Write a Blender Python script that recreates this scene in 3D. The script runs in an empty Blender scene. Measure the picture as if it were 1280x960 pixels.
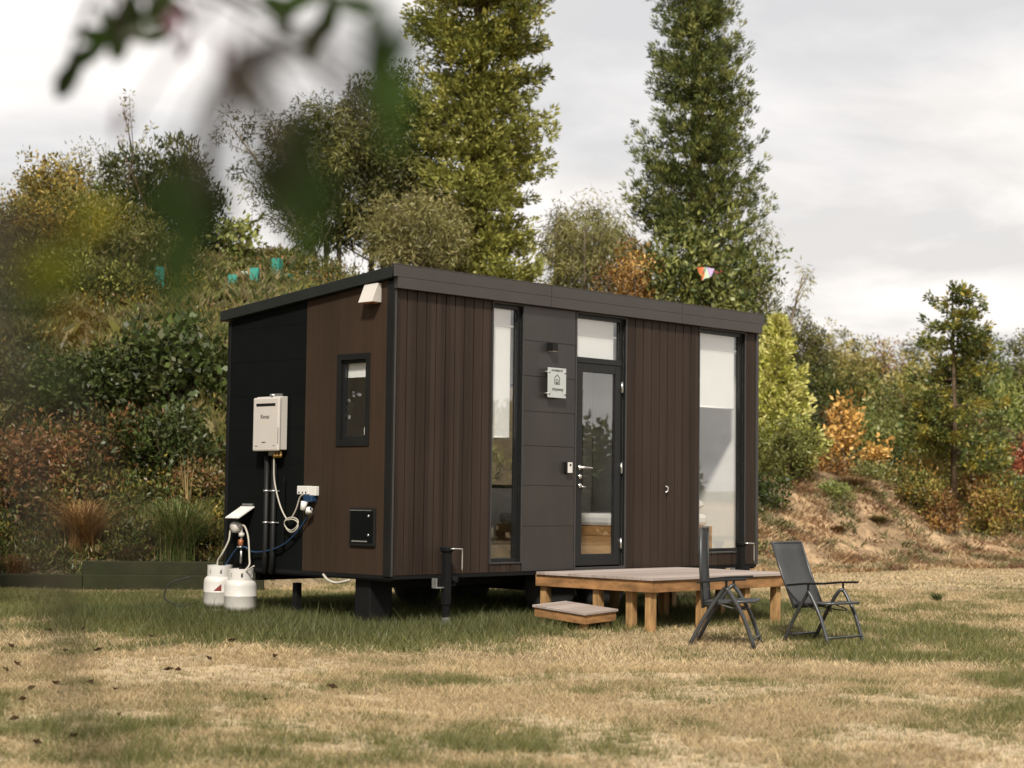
import bpy, math, random
import numpy as np
from mathutils import Vector, Matrix, Euler
random.seed(7)
RNG = np.random.default_rng(11)
sc = bpy.context.scene
COL = sc.collection
PI = math.pi

# ------------------------------------------------------------------ camera model (metres; x runs along the cabin front)
F = 2184.64
CAM = np.array([-10.3858, -11.5485, 1.2819])
YAW, PIT, ROL = .7704, .063, .0127
fwd = np.array([math.cos(PIT)*math.cos(YAW), math.cos(PIT)*math.sin(YAW), math.sin(PIT)])
r0 = np.array([math.sin(YAW), -math.cos(YAW), 0.]); u0 = np.cross(r0, fwd)
rgt = math.cos(ROL)*r0 + math.sin(ROL)*u0
upv = -math.sin(ROL)*r0 + math.cos(ROL)*u0
FH = np.array([math.cos(YAW), math.sin(YAW)]); RH = np.array([math.sin(YAW), -math.cos(YAW)])
def dep(u, v, s): return CAM + (fwd + rgt*(u-640)/F - upv*(v-480)/F)*s
def st(x, y): return (x-CAM[0])*FH[0]+(y-CAM[1])*FH[1], (x-CAM[0])*RH[0]+(y-CAM[1])*RH[1]
def xy(s, t): return CAM[0]+FH[0]*s+RH[0]*t, CAM[1]+FH[1]*s+RH[1]*t

# ------------------------------------------------------------------ noise and terrain
_perm = RNG.random((256, 256))
def vnoise(x, y):
    x = np.asarray(x, float); y = np.asarray(y, float)
    xi = np.floor(x).astype(int); yi = np.floor(y).astype(int); fx = x-xi; fy = y-yi
    fx = fx*fx*(3-2*fx); fy = fy*fy*(3-2*fy)
    g = lambda a, b: _perm[a & 255, b & 255]
    return (g(xi, yi)*(1-fx)+g(xi+1, yi)*fx)*(1-fy)+(g(xi, yi+1)*(1-fx)+g(xi+1, yi+1)*fx)*fy
def fbm(x, y, o=4):
    v = 0; a = .5; n = 0
    for k in range(o):
        v = v+a*vnoise(np.asarray(x)*2**k+17*k, np.asarray(y)*2**k-9*k); n += a; a *= .5
    return v/n
def sm(x, a, b):
    x = np.clip((np.asarray(x, float)-a)/(b-a), 0, 1); return x*x*(3-2*x)
def terrain(x, y):
    s, t = st(x, y)
    sf = np.interp(t, [-14, -3.7, 0, 9, 30], [22.5, 22.9, 27, 34.5, 42])
    q = s-sf
    hl = .35*sm(q, 0, .5)+2.9*sm(q, .2, 6)+2.7*sm(q, 4, 15)
    pk = np.interp(t, [5, 8.5, 11, 14], [1.75, 1.9, .7, .45])
    hr = pk*sm(q, -.3, 6.5)+.3*sm(q, 10, 20)+2.0*sm(q, 20, 45)+3*sm(q, 60, 160)
    w = sm(t, .5, 5)
    h = hl*(1-w)+hr*w
    b = sm(q, 0, 2)
    h = h+b*.40*(fbm(x*.8, y*.8)-.5)+b*.22*(fbm(np.asarray(x)*3, np.asarray(y)*3)-.5)
    h = h+.05*(fbm(np.asarray(x)*.5+5, np.asarray(y)*.5)-.5)*(1-b)
    near = np.exp(-(np.maximum(0, np.abs(np.asarray(x)-1.2)-3)**2+np.maximum(0, np.abs(np.asarray(y)-1)-1.6)**2)/2.)
    return h+.085*near
def tz(x, y): return float(terrain(np.array([x]), np.array([y]))[0])

# ------------------------------------------------------------------ materials
def newmat(name):
    m = bpy.data.materials.new(name); m.use_nodes = True
    nt = m.node_tree; nt.nodes.clear()
    out = nt.nodes.new('ShaderNodeOutputMaterial')
    return m, nt, out
def N(nt, t, **kw):
    n = nt.nodes.new(t)
    for k, v in kw.items():
        if k in n.inputs: n.inputs[k].default_value = v
        else: setattr(n, k, v)
    return n
def mat(name, col, rough=.6, metal=0, var=.12, scale=6, bump=0, bscale=60, spec=.5, stretch=(1, 1, 1), rvar=.1):
    m, nt, out = newmat(name)
    p = N(nt, 'ShaderNodeBsdfPrincipled', Metallic=metal)
    p.inputs['Specular IOR Level'].default_value = spec
    tc = N(nt, 'ShaderNodeTexCoord'); mp = N(nt, 'ShaderNodeMapping'); mp.inputs['Scale'].default_value = stretch
    nt.links.new(tc.outputs['Object'], mp.inputs['Vector'])
    no = N(nt, 'ShaderNodeTexNoise', Scale=scale, Detail=6, Roughness=.6)
    nt.links.new(mp.outputs[0], no.inputs['Vector'])
    mr = N(nt, 'ShaderNodeMapRange'); mr.inputs['From Min'].default_value = .25; mr.inputs['From Max'].default_value = .75
    mr.inputs['To Min'].default_value = 1-var; mr.inputs['To Max'].default_value = 1+var
    nt.links.new(no.outputs['Fac'], mr.inputs[0])
    mx = N(nt, 'ShaderNodeVectorMath', operation='SCALE'); mx.inputs[0].default_value = col[:3]
    nt.links.new(mr.outputs[0], mx.inputs['Scale']); nt.links.new(mx.outputs[0], p.inputs['Base Color'])
    m2 = N(nt, 'ShaderNodeMapRange'); m2.inputs['To Min'].default_value = max(0, rough-rvar); m2.inputs['To Max'].default_value = min(1, rough+rvar)
    nt.links.new(no.outputs['Fac'], m2.inputs[0]); nt.links.new(m2.outputs[0], p.inputs['Roughness'])
    if bump:
        nb = N(nt, 'ShaderNodeTexNoise', Scale=bscale, Detail=5)
        nt.links.new(mp.outputs[0], nb.inputs['Vector'])
        b = N(nt, 'ShaderNodeBump', Strength=bump, Distance=.01)
        nt.links.new(nb.outputs['Fac'], b.inputs['Height']); nt.links.new(b.outputs[0], p.inputs['Normal'])
    nt.links.new(p.outputs[0], out.inputs[0])
    return m
M = {}
def board_mat(name, c1, c2, pitch, axis='X', rough=.55, grain=18):
    # composite or timber boards: each board its own tone, fine grain along its length
    m, nt, out = newmat(name)
    L = nt.links.new
    p = N(nt, 'ShaderNodeBsdfPrincipled', Roughness=rough); p.inputs['Specular IOR Level'].default_value = .18
    tc = N(nt, 'ShaderNodeTexCoord'); sx = N(nt, 'ShaderNodeSeparateXYZ'); L(tc.outputs['Object'], sx.inputs[0])
    dv = N(nt, 'ShaderNodeMath', operation='DIVIDE'); L(sx.outputs[axis], dv.inputs[0]); dv.inputs[1].default_value = pitch
    fl = N(nt, 'ShaderNodeMath', operation='FLOOR'); L(dv.outputs[0], fl.inputs[0])
    wn = N(nt, 'ShaderNodeTexWhiteNoise', noise_dimensions='1D'); L(fl.outputs[0], wn.inputs['W'])
    mp = N(nt, 'ShaderNodeMapping')
    mp.inputs['Scale'].default_value = {'X': (grain, grain, .6), 'Y': (.6, grain, grain) if axis == 'Y' else (grain, grain, .6), 'Z': (.6, .6, grain)}[axis]
    if axis == 'Y' and name.startswith('end'): mp.inputs['Scale'].default_value = (grain, grain, .6)
    L(tc.outputs['Object'], mp.inputs[0])
    no = N(nt, 'ShaderNodeTexNoise', Scale=1.5, Detail=8, Roughness=.7); L(mp.outputs[0], no.inputs['Vector'])
    n2 = N(nt, 'ShaderNodeTexNoise', Scale=1.3, Detail=4); L(tc.outputs['Object'], n2.inputs['Vector'])
    a = N(nt, 'ShaderNodeMath', operation='MULTIPLY_ADD'); L(wn.outputs['Value'], a.inputs[0]); a.inputs[1].default_value = .42
    L(no.outputs['Fac'], a.inputs[2])
    a2 = N(nt, 'ShaderNodeMath', operation='MULTIPLY_ADD'); L(n2.outputs['Fac'], a2.inputs[0]); a2.inputs[1].default_value = .5; L(a.outputs[0], a2.inputs[2])
    mr = N(nt, 'ShaderNodeMapRange'); mr.inputs['From Min'].default_value = .55; mr.inputs['From Max'].default_value = 1.3; L(a2.outputs[0], mr.inputs[0])
    mix = N(nt, 'ShaderNodeMix', data_type='RGBA'); mix.inputs[6].default_value = (*c1, 1); mix.inputs[7].default_value = (*c2, 1)
    L(mr.outputs[0], mix.inputs[0]); L(mix.outputs[2], p.inputs['Base Color'])
    b = N(nt, 'ShaderNodeBump', Strength=.25, Distance=.004); L(no.outputs['Fac'], b.inputs['Height']); L(b.outputs[0], p.inputs['Normal'])
    L(p.outputs[0], out.inputs[0])
    return m
M['clad'] = board_mat('clad_board', (.017, .0112, .0080), (.041, .027, .0195), .125)
M['endclad'] = board_mat('end_board', (.022, .0135, .0085), (.041, .025, .015), .155, 'Y', .7)
M['deckboard'] = board_mat('deck_board', (.22, .175, .15), (.42, .36, .33), .144, 'Y', .7)
M['timber'] = mat('pine_timber', (.24, .125, .050), .75, var=.7, scale=4, stretch=(1, 1, 3), bump=.2, bscale=40, spec=.3)
M['post'] = mat('post_timber', (.29, .17, .070), .75, var=.6, scale=5, stretch=(4, 4, 1), bump=.2, bscale=40, spec=.3)
M['fascia'] = mat('fascia_metal', (.066, .060, .056), .42, .5, var=.10, scale=2.2, rvar=.08)
M['seammetal'] = mat('clad_metal', (.066, .061, .057), .38, .65, bump=.35, bscale=3.5, var=.16, scale=1.8, stretch=(1, 1, .6), rvar=.1)
M['roof'] = mat('roof_edge', (.014, .016, .015), .6, 0, spec=.2)
M['blackwall'] = mat('black_panel', (.0040, .0050, .0046), .8, 0, var=.2, scale=2, spec=.06)
M['frame'] = mat('dark_frame', (.013, .014, .0145), .38, .2, var=.08, spec=.35)
M['trim'] = mat('grey_trim', (.05, .047, .045), .45, .3)
M['chassis'] = mat('chassis_black', (.005, .005, .005), .7, .0, spec=.2)
M['rubber'] = mat('rubber', (.02, .02, .02), .85)
M['steel'] = mat('steel', (.62, .61, .58), .25, 1, var=.05)
M['galv'] = mat('galvanised', (.5, .5, .5), .45, .9, var=.15, scale=20)
M['brass'] = mat('brass', (.65, .42, .16), .3, 1)
M['copper'] = mat('copper_fitting', (.35, .14, .06), .5, .6)
M['white'] = mat('white_paint', (.72, .70, .66), .4, var=.04)
M['cream'] = mat('cream_enamel', (.47, .44, .405), .38, var=.03)
M['tank'] = mat('tank_paint', (.52, .50, .47), .42, var=.08, scale=5)
M['plastic'] = mat('white_plastic', (.60, .58, .55), .4, var=.03)
M['hose'] = mat('cream_hose', (.40, .37, .31), .55)
M['blue'] = mat('blue_plastic', (.008, .03, .075), .45)
M['black'] = mat('black_plastic', (.007, .007, .007), .55, spec=.25)
M['chairmetal'] = mat('chair_metal', (.055, .058, .06), .4, .4)
M['mesh'] = mat('chair_mesh', (.040, .042, .044), .75, var=.25, scale=3, bump=.4, bscale=300)
M['blind'] = mat('blind_fabric', (.84, .84, .83), .8, var=.02)
M['inwall'] = mat('interior_lining', (.82, .81, .79), .7, var=.04)
M['infloor'] = mat('interior_floor', (.16, .11, .07), .5)
M['linen'] = mat('linen', (.75, .74, .72), .9, bump=.3, bscale=8)
M['oak'] = mat('oak', (.38, .20, .08), .5, var=.25, stretch=(1, 1, 8))
M['ink'] = mat('black_ink', (.03, .03, .03), .6)
M['sign'] = mat('sign_acrylic', (.42, .45, .44), .22, .15, var=.08)
M['red'] = mat('red_label', (.18, .02, .02), .5)
M['teal'] = mat('teal_guard', (.02, .22, .17), .6, var=.2)
M['palegreen'] = mat('pale_guard', (.45, .55, .48), .6, var=.1)
M['sleeper'] = mat('sleeper', (.022, .023, .011), .85, var=.4, scale=4, bump=.5, bscale=20, spec=.2)
M['bark'] = mat('bark', (.10, .07, .045), .9, var=.4, scale=6, stretch=(3, 3, 1), bump=.6, bscale=15, spec=.15)
M['greybark'] = mat('grey_bark', (.21, .17, .13), .9, var=.35, scale=6, stretch=(3, 3, 1), bump=.5, bscale=15, spec=.15)
M['patch_r'] = mat('patch_orange', (.65, .17, .06), .6)
M['patch_v'] = mat('patch_lilac', (.48, .38, .60), .6)
M['patch_g'] = mat('patch_pale_green', (.50, .62, .45), .6)
def glass(name, refl=.24, tint=(.98, .985, .98)):
    m, nt, out = newmat(name); L = nt.links.new
    tr = N(nt, 'ShaderNodeBsdfTransparent', Color=(*tint, 1)); gl = N(nt, 'ShaderNodeBsdfGlossy', Roughness=.0, Color=(1, 1, 1, 1))
    fr = N(nt, 'ShaderNodeLayerWeight', Blend=.5); pw = N(nt, 'ShaderNodeMath', operation='POWER'); pw.inputs[1].default_value = 4.; L(fr.outputs['Facing'], pw.inputs[0])
    mr = N(nt, 'ShaderNodeMapRange'); mr.inputs['To Min'].default_value = refl; mr.inputs['To Max'].default_value = 1; L(pw.outputs[0], mr.inputs[0])
    mx = N(nt, 'ShaderNodeMixShader'); L(mr.outputs[0], mx.inputs[0]); L(tr.outputs[0], mx.inputs[1]); L(gl.outputs[0], mx.inputs[2])
    L(mx.outputs[0], out.inputs[0]); return m
M['glass'] = glass('window_glass', .10)
M['doorglass'] = glass('door_glass', .12)
def leafmat(name, trans=.3, gloss=.04):
    m, nt, out = newmat(name); L = nt.links.new
    at = N(nt, 'ShaderNodeAttribute', attribute_name='Col')
    d = N(nt, 'ShaderNodeBsdfDiffuse'); t = N(nt, 'ShaderNodeBsdfTranslucent')
    g = N(nt, 'ShaderNodeBsdfGlossy', Roughness=.45)
    L(at.outputs['Color'], d.inputs[0]); L(at.outputs['Color'], t.inputs[0])
    m1 = N(nt, 'ShaderNodeMixShader'); m1.inputs[0].default_value = trans; L(d.outputs[0], m1.inputs[1]); L(t.outputs[0], m1.inputs[2])
    m2 = N(nt, 'ShaderNodeMixShader'); m2.inputs[0].default_value = gloss; L(m1.outputs[0], m2.inputs[1]); L(g.outputs[0], m2.inputs[2])
    L(m2.outputs[0], out.inputs[0]); return m
M['leaf'] = leafmat('leaf', .22, .03)
M['nearleaf'] = leafmat('near_leaf', .12, 0.)
M['grassblade'] = leafmat('grass_blade', .25, .02)

# ------------------------------------------------------------------ mesh builder
class MB:
    def __init__(s): s.v = []; s.f = []; s.sm = []
    def add(s, vs, fs, smooth=False):
        n = len(s.v); s.v += [tuple(map(float, p)) for p in vs]
        for f in fs: s.f.append(tuple(i+n for i in f)); s.sm.append(smooth)
        return s
    def box(s, x0, y0, z0, x1, y1, z1):
        return s.add([(x0, y0, z0), (x1, y0, z0), (x1, y1, z0), (x0, y1, z0), (x0, y0, z1), (x1, y0, z1), (x1, y1, z1), (x0, y1, z1)],
              [(0, 3, 2, 1), (4, 5, 6, 7), (0, 1, 5, 4), (1, 2, 6, 5), (2, 3, 7, 6), (3, 0, 4, 7)])
    def obox(s, c, ax, ay, az):  # centre and half axes
        c, ax, ay, az = map(np.array, (c, ax, ay, az)); p = []
        for k in (-1, 1):
            for i, j in ((-1, -1), (1, -1), (1, 1), (-1, 1)): p.append(c+i*ax+j*ay+k*az)
        return s.add(p, [(0, 3, 2, 1), (4, 5, 6, 7), (0, 1, 5, 4), (1, 2, 6, 5), (2, 3, 7, 6), (3, 0, 4, 7)])
    def prism(s, poly, d0, d1, axis=0):  # polygon in the two other axes extruded along axis
        def P(a, b, d): return {0: (d, a, b), 1: (a, d, b), 2: (a, b, d)}[axis]
        n = len(poly); vs = [P(a, b, d0) for a, b in poly]+[P(a, b, d1) for a, b in poly]
        fs = [tuple(range(n))[::-1], tuple(range(n, 2*n))]+[(i, (i+1) % n, (i+1) % n+n, i+n) for i in range(n)]
        return s.add(vs, fs)
    def bar(s, a, b, w, h, up=(0, 0, 1)):
        a = np.array(a, float); b = np.array(b, float); d = (b-a); l = np.linalg.norm(d); d /= l
        up = np.array(up, float); x = np.cross(d, up)
        if np.linalg.norm(x) < 1e-3: x = np.cross(d, (1, 0, 0))
        x /= np.linalg.norm(x); y = np.cross(x, d)
        return s.obox((a+b)/2, d*l/2, x*w/2, y*h/2)
    def tube(s, pts, r, n=8, cap=True):
        pts = [np.array(p, float) for p in pts]; rs = r if hasattr(r, '__len__') else [r]*len(pts)
        vs = []; prev = None
        for i, p in enumerate(pts):
            d = pts[min(i+1, len(pts)-1)]-pts[max(i-1, 0)]; d = d/(np.linalg.norm(d)+1e-9)
            x = np.cross(d, (0, 0, 1)) if prev is None else prev-d*np.dot(prev, d)
            if np.linalg.norm(x) < 1e-3: x = np.cross(d, (1, 0, 0))
            x /= np.linalg.norm(x); y = np.cross(d, x); prev = x
            for k in range(n):
                a = 2*PI*k/n; vs.append(p+rs[i]*(math.cos(a)*x+math.sin(a)*y))
        m = len(pts); fs = [(i*n+k, i*n+(k+1) % n, (i+1)*n+(k+1) % n, (i+1)*n+k) for i in range(m-1) for k in range(n)]
        if cap: fs += [tuple(range(n))[::-1], tuple(range((m-1)*n, m*n))]
        return s.add(vs, fs, True)
    def lathe(s, prof, c=(0, 0, 0), n=28, axis=2, smooth=True):
        vs = []; c = np.array(c, float)
        for r, z in prof:
            for k in range(n):
                a = 2*PI*k/n; p = [r*math.cos(a), r*math.sin(a)]
                q = {2: (p[0], p[1], z), 1: (p[0], z, -p[1]), 0: (z, p[0], p[1])}[axis]
                vs.append(c+np.array(q))
        m = len(prof); fs = [(i*n+k, i*n+(k+1) % n, (i+1)*n+(k+1) % n, (i+1)*n+k) for i in range(m-1) for k in range(n)]
        fs += [tuple(range(n))[::-1], tuple(range((m-1)*n, m*n))]
        return s.add(vs, fs, smooth)
    def build(s, name, m, parent=None, bevel=0, subd=0):
        me = bpy.data.meshes.new(name); off = np.zeros(3)
        if parent is not None:
            p = parent
            while p is not None: off += np.array(p.location); p = p.parent
        me.from_pydata([tuple(np.array(v)-off) for v in s.v], [], s.f)
        me.polygons.foreach_set('use_smooth', s.sm)
        me.materials.append(M[m] if isinstance(m, str) else m)
        me.update()
        o = bpy.data.objects.new(name, me); COL.objects.link(o)
        if parent is not None: o.parent = parent
        if bevel:
            b = o.modifiers.new('b', 'BEVEL'); b.width = bevel; b.segments = 2; b.limit_method = 'ANGLE'; b.angle_limit = math.radians(40)
        if subd:
            b = o.modifiers.new('s', 'SUBSURF'); b.levels = subd; b.render_levels = subd
        return o
def spline(pts, n=8):
    pts = [np.array(p, float) for p in pts]; out = []
    P = [2*pts[0]-pts[1]]+pts+[2*pts[-1]-pts[-2]]
    for i in range(1, len(P)-2):
        for k in range(n):
            t = k/n; a, b, c, d = P[i-1:i+3]
            out.append(.5*((2*b)+(-a+c)*t+(2*a-5*b+4*c-d)*t*t+(-a+3*b-3*c+d)*t**3))
    out.append(pts[-1]); return out
def tag(o, label=None, cat=None, group=None, kind=None):
    if label: o['label'] = label
    if cat: o['category'] = cat
    if group: o['group'] = group
    if kind: o['kind'] = kind
    return o
def thing(name, label, cat, loc=(0, 0, 0), group=None):
    o = bpy.data.objects.new(name, None); o.empty_display_size = .2; COL.objects.link(o); o.location = loc
    return tag(o, label, cat, group)
def fastmesh(name, V, Fc, nper, m, parent=None, colors=None, smooth=False):
    # V (n,3) world coordinates, Fc (f,nper) vertex indices, colors (f,3) one per face
    me = bpy.data.meshes.new(name); off = np.zeros(3)
    if parent is not None:
        p = parent
        while p is not None: off += np.array(p.location); p = p.parent
    V = (np.asarray(V)-off).astype(np.float32); nf = len(Fc)
    me.vertices.add(len(V)); me.vertices.foreach_set('co', V.ravel())
    me.loops.add(nf*nper); me.loops.foreach_set('vertex_index', np.asarray(Fc, np.int32).ravel())
    me.polygons.add(nf); me.polygons.foreach_set('loop_start', np.arange(nf, dtype=np.int32)*nper)
    me.polygons.foreach_set('loop_total', np.full(nf, nper, np.int32))
    if smooth: me.polygons.foreach_set('use_smooth', np.ones(nf, bool))
    me.update(calc_edges=True)
    if colors is not None:
        a = me.attributes.new('Col', 'FLOAT_COLOR', 'FACE')
        c = np.ones((nf, 4), np.float32); c[:, :3] = np.clip(colors, 0, 1); a.data.foreach_set('color', c.ravel())
    me.materials.append(M[m] if isinstance(m, str) else m)
    o = bpy.data.objects.new(name, me); COL.objects.link(o)
    if parent is not None: o.parent = parent
    return o

# ------------------------------------------------------------------ ground
def green_mask(x, y):
    s, t = st(x, y)
    x = np.asarray(x); y = np.asarray(y)
    n1 = fbm(x*1.1+3, y*1.1+8, 4); n2 = fbm(x*.45+31, y*.45, 3)
    front = sm(y, -2.4, -.7)*sm(x, -3.5, -1)*(1-sm(x, 5.0, 8))*(1-.5*sm(y, 3, 7))
    left = sm(-t, .9, 2.6)*sm(s, 12.6, 16.5)*(1-sm(s, 21.5, 22.8))*.85
    right = .88*sm(t, 1.2, 2.6)*sm(s, 12.2, 14.4)*(1-sm(s, 17, 23))*(1-.5*sm(t, 4, 6.5))
    low = .55*sm(-t, .6, 1.8)*sm(s, 8.6, 9.7)*(1-sm(s, 10.4, 12))
    base = np.maximum.reduce([front, left, right, low, .33+0*s])
    g = base+1.15*(n1-.5)+.5*(n2-.5)+.9*(fbm(x*4.3+1, y*4.3, 3)-.5)
    return sm(g, .18, .95)*(1-sm(s, 24, 30)*.85)
def bare_mask(x, y):
    s, t = st(x, y)
    return sm(fbm(np.asarray(x)*1.6-40, np.asarray(y)*1.6+4, 5), .52, .62)*(1-sm(s, 11, 15))
def bank_mask(x, y):
    s, t = st(x, y); sf = np.interp(t, [-14, -3.7, 0, 9, 30], [22.5, 22.9, 27, 34.5, 42]); return s-sf
def ground_color(x, y):
    g = green_mask(x, y)[:, None]; b = bare_mask(x, y)[:, None]; q = bank_mask(x, y)
    n = fbm(x*2.3, y*2.3, 4)[:, None]
    dry = np.array([.38, .295, .185])*(.5+.9*n); gr = np.array([.13, .125, .055])*(.7+.6*n); so = np.array([.52, .41, .27])*(.85+.3*n)
    c = dry*(1-g)+gr*g; c = c*(1-b*(1-g))+so*b*(1-g)
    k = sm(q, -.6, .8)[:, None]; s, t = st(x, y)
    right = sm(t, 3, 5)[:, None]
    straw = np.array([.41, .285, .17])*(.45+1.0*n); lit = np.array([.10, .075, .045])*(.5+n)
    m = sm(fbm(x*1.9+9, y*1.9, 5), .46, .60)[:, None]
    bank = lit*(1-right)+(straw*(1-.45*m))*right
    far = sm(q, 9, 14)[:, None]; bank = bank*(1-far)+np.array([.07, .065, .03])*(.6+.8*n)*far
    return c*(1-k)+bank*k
def make_ground():
    a1 = np.arange(7.0, 24, .07); a2 = np.arange(24, 52, .16); a3 = np.geomspace(52, 900, 44)
    ss = np.concatenate([[-60, -30, -10, 0, 4, 6], a1, a2, a3])
    tt = np.concatenate([-np.geomspace(700, 13, 22), np.arange(-12.5, 12.5, .11), np.geomspace(13, 700, 22)])
    S, T = np.meshgrid(ss, tt, indexing='ij'); X, Y = xy(S, T); x = X.ravel(); y = Y.ravel()
    z = terrain(x, y)
    z = z+.022*(fbm(x*5, y*5, 3)-.5)*(1-sm(bank_mask(x, y), 0, 2))
    V = np.stack([x, y, z], 1); a, b = S.shape
    i = np.arange(a-1)[:, None]*b+np.arange(b-1)[None]; i = i.ravel()
    Fc = np.stack([i, i+b, i+b+1, i+1], 1)[:, ::-1]
    cx = x[Fc].mean(1); cy = y[Fc].mean(1)
    m, nt, out = newmat('ground_soil'); L = nt.links.new
    p = N(nt, 'ShaderNodeBsdfPrincipled', Roughness=.95); p.inputs['Specular IOR Level'].default_value = .1
    at = N(nt, 'ShaderNodeAttribute', attribute_name='Col'); tc = N(nt, 'ShaderNodeTexCoord')
    no = N(nt, 'ShaderNodeTexNoise', Scale=14, Detail=8, Roughness=.75); L(tc.outputs['Object'], no.inputs['Vector'])
    mr = N(nt, 'ShaderNodeMapRange'); mr.inputs['From Min'].default_value = .3; mr.inputs['From Max'].default_value = .7; mr.inputs['To Min'].default_value = .6; mr.inputs['To Max'].default_value = 1.3
    L(no.outputs['Fac'], mr.inputs[0]); mx = N(nt, 'ShaderNodeVectorMath', operation='SCALE'); L(at.outputs['Color'], mx.inputs[0]); L(mr.outputs[0], mx.inputs['Scale'])
    L(mx.outputs[0], p.inputs['Base Color']); bp = N(nt, 'ShaderNodeBump', Strength=.8, Distance=.03); L(no.outputs['Fac'], bp.inputs['Height']); L(bp.outputs[0], p.inputs['Normal'])
    L(p.outputs[0], out.inputs[0])
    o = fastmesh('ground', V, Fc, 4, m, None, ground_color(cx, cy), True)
    tag(o, 'dry lawn and sandy bank around the cabin', None, None, 'structure')
make_ground()

# grass: one blade = one narrow triangle
def make_grass(name, s0, s1, n, wid, label, seed):
    r = np.random.default_rng(seed)
    s = np.sqrt(r.random(n)*(s1**2-s0**2)+s0**2); t = (r.random(n)*2-1)*(s*.33+2.6)
    x, y = xy(s, t)
    # clump: pull a share of the blades together into tufts
    k = r.random(n) < .6; cx = np.round(x*7+fbm(x*3, y*3, 2)*2)/7; cy = np.round(y*7+fbm(y*3, x*3, 2)*2)/7
    x = np.where(k, cx+(x-cx)*.55, x); y = np.where(k, cy+(y-cy)*.55, y)
    g = green_mask(x, y); b = bare_mask(x, y); q = bank_mask(x, y)
    isg = r.random(n) < np.clip(g*.85+.10, 0, 1)
    keep = (q < .3) & ~((b > .5) & ~isg & (r.random(n) < .8))
    # lush strip beside the cabin, its greens also darkened in place of shade
    lush = .85*sm(y+.7*(fbm(x*1.6, y*1.6, 2)-.5), -1.45, -.5)*sm(x, -2.5, -.8)*(1-sm(x, 5.6, 7))*(1-sm(y, 2.8, 4.5))
    x, y, s, g, isg, lush = [a[keep] for a in (x, y, s, g, isg, lush)]; n = len(x)
    z = terrain(x, y)
    h = np.where(isg, .028+.028*g+.050*lush*(.4+1.2*fbm(x*2.7, y*2.7, 3)), .018+.022*r.random(n))*(.55+.9*r.random(n))
    h = np.where(r.random(n) < .012, h*1.8, h)
    w = wid*(.6+.8*r.random(n))*np.where(isg, 1., 1.1)
    a = r.random(n)*2*PI; lean = np.where(isg, .25+.9*r.random(n), .6+1.5*r.random(n)); la = r.random(n)*2*PI
    px, py = np.cos(a)*w/2, np.sin(a)*w/2
    tip = np.stack([x+np.cos(la)*lean*h, y+np.sin(la)*lean*h, z+h], 1)
    V = np.stack([np.stack([x-px, y-py, z-.006], 1), np.stack([x+px, y+py, z-.006], 1), tip], 1).reshape(-1, 3)
    rv = r.random(n)[:, None]; rw = r.random(n)[:, None]
    dry = np.array([.51, .405, .245])*(.32+1.05*rv)*(.72+.56*fbm(x*2.6, y*2.6, 4)[:, None])+np.array([.03, .0, -.02])*rw
    gr = (np.array([.085, .105, .030])*(1-rw)+np.array([.21, .19, .07])*rw)*(.6+.7*rv)
    lg = (np.array([.036, .055, .020])*(1-rw)+np.array([.105, .115, .045])*rw)*(.4+1.0*rv)
    gr = gr*(1-lush[:, None]*.75)+lg*lush[:, None]*.75
    c = np.where(isg[:, None], gr, dry)
    o = fastmesh(name, V, np.arange(3*n).reshape(-1, 3), 3, 'grassblade', None, c)
    tag(o, label, 'grass', None, 'stuff')
make_grass('grass', 7.6, 13.2, 700000, .0032, 'short dry straw coloured lawn with green patches in front', 1)
make_grass('grass', 13.2, 24.5, 560000, .0062, 'greener lawn grass growing round the cabin and the deck', 2)
make_grass('grass', 24.5, 36, 120000, .012, 'thin bleached grass on the flat ground below the bank', 3)

# ================================================================== the cabin on its trailer
L_, W_, ZB, ZF = 5.43, 2.43, .55, 3.10
def ztop(y): return 3.30-(y+.05)*(3.30-3.05)/2.55       # roof surface
cab = thing('tiny_cabin', 'dark brown and black tiny cabin on a trailer, standing on the lawn', 'cabin', (2.7, 1.2, .1))
# vertical boards of the front wall, one mesh per stretch of wall, grooves are real gaps
def boards(name, x0, x1, z0, z1):
    m = MB(); n = max(1, round((x1-x0)/.125)); w = (x1-x0)/n
    for i in range(n): m.box(x0+i*w+.0055, -.0, z0, x0+(i+1)*w-.0055, .018, z1)
    o = m.build(name, 'clad', cab, bevel=.002)
    m = MB(); m.box(x0, .0185, z0, x1, .03, z1); m.build('backing_board', 'black', o); return o
boards('wall_boards', .035, 1.235, ZB, ZF-.002)
boards('wall_boards', 3.195, 4.375, ZB, ZF-.002)
boards('wall_boards', 5.215, 5.395, ZB, ZF-.002)
boards('wall_boards', 1.24, 1.665, ZB, .628)
boards('wall_boards', 4.38, 5.21, ZB, .675)
# metal clad bay with lapped horizontal sheets
m = MB(); z = ZB; zs = [ZB, .98, 1.37, 1.75, 2.08, 2.42, 2.76, ZF-.002]
for a, b in zip(zs, zs[1:]):
    m.prism([(.002, a), (-.005, a+.001), (-.0015, b-.0005), (.03, b-.0005), (.03, a)], 1.672, 2.405, 0)
m.build('metal_cladding', 'seammetal', cab, bevel=.002)
# corner trims
m = MB(); m.box(.0, -.012, ZB-.01, .022, .02, ZF-.002); m.build('corner_trim', 'trim', cab, bevel=.003)
m = MB(); m.box(-.014, -.010, ZB-.01, -.0005, .085, 3.17); m.build('corner_trim', 'black', cab, bevel=.003)
m = MB(); m.box(L_-.032, -.012, ZB-.01, L_+.012, .045, ZF); m.build('corner_trim', 'trim', cab, bevel=.003)
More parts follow.
